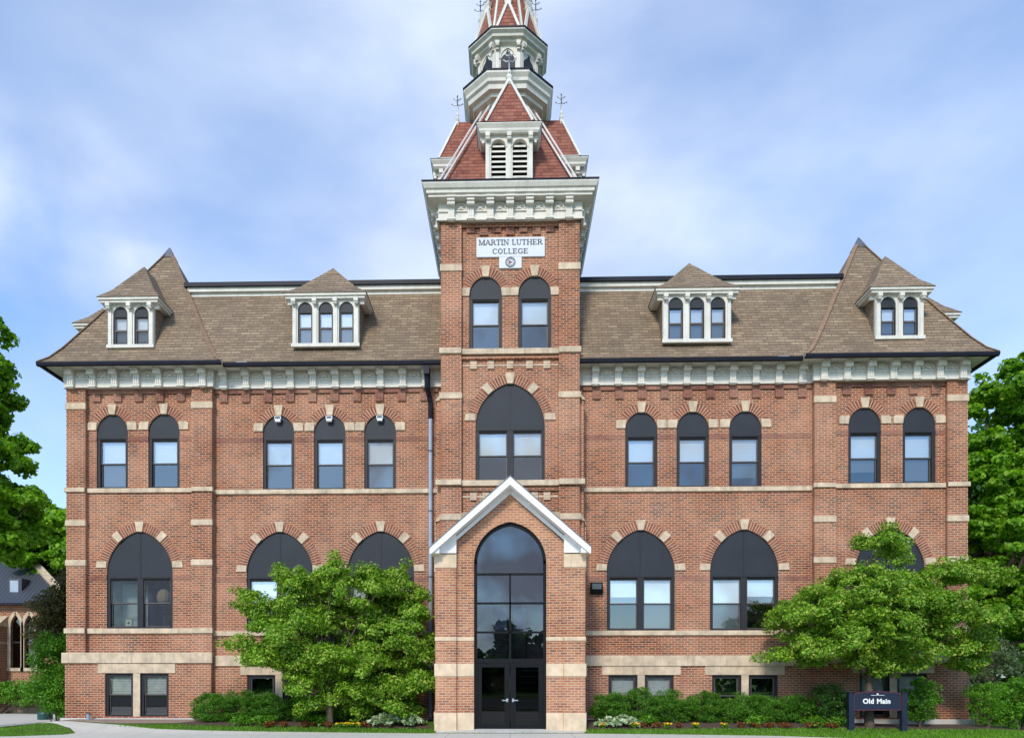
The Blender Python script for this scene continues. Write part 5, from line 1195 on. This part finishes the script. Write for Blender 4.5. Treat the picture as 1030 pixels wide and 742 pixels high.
rust = [(-7.4, .17, 'leftmost rust leaved edging plant in the left bed'), (-7.0, .15, 'rust leaved plant second from the left in the left bed'), (-6.3, .2, 'wide low rust plant mid way along the left bed'), (-5.6, .15, 'round rust plant just left of the yellow flowers'), (-4.45, .13, 'rust plant half hidden by the left hosta'),
        (4.0, .14, 'rust plant right beside the right hosta'), (4.45, .17, 'low rust plant before the tall yew right of the porch'), (5.15, .13, 'rust plant between two yellow clumps in the right bed'), (7.0, .12, 'small rust plant past the last yellow flowers'), (7.4, .13, 'small rust plant midway along the right edging'), (7.85, .12, 'small rust plant left of the two larger ones'), (8.35, .2, 'largest rust plant in the right bed'), (9.1, .2, 'rounded rust plant second from the right end'), (9.75, .17, 'rust plant nearest the navy sign')]
for i, (x, r, lab) in enumerate(rust): clump_plant('rust_plant', lab, 'plant', 'rust coloured edging plants', x, -2.18, r, .17, 20, 'leaf_rust', 230 + i)
herb = [(-8.3, .3, 'low green bedding plant at the left end of the left bed'), (-7.7, .3, 'low green bedding plant beside the leftmost rust plant'), (-6.0, .3, 'green bedding plant behind the round rust plant'), (4.3, .25, 'green bedding plant right of the right hosta'), (7.6, .35, 'feathery green plant midway along the right bed'), (9.4, .4, 'light green plant near the right end of the right bed'), (10.0, .35, 'light green plant left of the sign post')]
for i, (x, r, lab) in enumerate(herb): clump_plant('bedding_plant', lab, 'plant', 'green bedding plants', x, -1.95, r, .28, 40, 'leaf_shrub', 260 + i, ls=.07)

wc = clumps([(x, -62 - 6 * math.sin(x), 2.4 + 1.2 * math.sin(x * .37), 6, 4, 3.2 + 1.6 * math.sin(x * .9)) for x in range(-70, 71, 9)], 900, 333, .2, .5)
wo = leaves('woodland', wc, 1.5, 26, 1.0, 'leaf_deep', None, .3, .8, .8, seed=334)
tag(wo, 'far belt of leafy trees across the lawn opposite the building', 'woodland', kind='stuff')
# ================================================================ FAR HOUSE
H = thing('brick_house', 'distant brick house with grey metal roof and stone framed lancet windows', 'building', (-24, 9, 0))
hx = -24; hy = 9.0
def W(p): return (p[0] - hx, p[1] - hy, p[2])
mb = MB(Matrix.Translation((-hx, -hy, 0)))
lx = [-22.9, -22.25]
slab(mb, rect_poly(-30, -20.4, 1.2, 5.1), [arch_poly(c, .24, 2.1, 4.0, 4.55) for c in lx], hy, hy + 6, .3, 'brick'); mb.build('wall', H)
mb = MB(Matrix.Translation((-hx, -hy, 0))); mb.box(-30, -20.3, hy - .1, hy + 6, 0, 1.2, 'rubble'); mb.build('stone_base', H)
for c in lx:
    mb = MB(Matrix.Translation((-hx, -hy, 0)))
    for s in (-1, 1):
        mb.box(c + s * .24, c + s * .38, hy - .05, hy + .05, 2.0, 4.1, 'stone')
    Aw = arch_pts(.31, 4.0, 4.66, 8)[0]
    for p, q in zip(Aw[:-1], Aw[1:]): mb.bar((c + p[0], hy - .02, p[1]), (c + q[0], hy - .02, q[1]), .15, .08, 'stone')
    mb.box(c - .4, c + .4, hy - .08, hy + .05, 1.95, 2.1, 'stone')
    mb.poly_prism(arch_poly(c, .23, 2.11, 4.0, 4.5), 'y', hy + .12, hy + .14, 'glass_dark'); mb.box(c - .24, c + .24, hy + .1, hy + .16, 3.25, 3.33, 'frame_dark'); mb.box(c - .23, c + .23, hy + .25, hy + .3, 2.1, 4.5, 'room')
    mb.build('window', H)
mb = MB(Matrix.Translation((-hx, -hy, 0))); mb.box(-23.9, -23.3, hy - .7, hy, 0, 4.0, 'brick'); mb.poly_prism([(hy - .75, 4.0), (hy, 4.0), (hy, 4.5)], 'x', -23.92, -23.28, 'stone'); mb.box(-23.92, -23.28, hy - .75, hy, 3.2, 3.3, 'stone'); mb.build('buttress', H)
mb = MB(Matrix.Translation((-hx, -hy, 0)))
mb.add([(-30, hy - .3, 5.05), (-20.1, hy - .3, 5.05), (-20.1, hy + 6.2, 5.05), (-30, hy + 6.2, 5.05), (-24.6, hy + 3, 8.0), (-30, hy + 3, 8.0)], [(0, 1, 4, 5), (1, 2, 4), (2, 3, 5, 4), (0, 3, 2, 1)], 'seam_roof'); r = mb.build('roof', H)
mb = MB(Matrix.Translation((-hx, -hy, 0))); mb.bar((-20.15, hy - .3, 5.1), (-24.6, hy + 3, 8.08), .3, .16, 'stone', nrm=(0, -.5, 1)); mb.box(-30, -20.1, hy - .4, hy - .28, 4.98, 5.08, 'gutter'); mb.build('coping', r)
mb = MB(Matrix.Translation((-hx, -hy, 0))); mb.box(-23.6, -22.9, hy + .4, hy + 1.2, 5.5, 6.3, 'seam_roof'); mb.box(-23.45, -23.05, hy + .38, hy + .42, 5.6, 6.2, 'galv'); mb.build('roof_dormer', r)
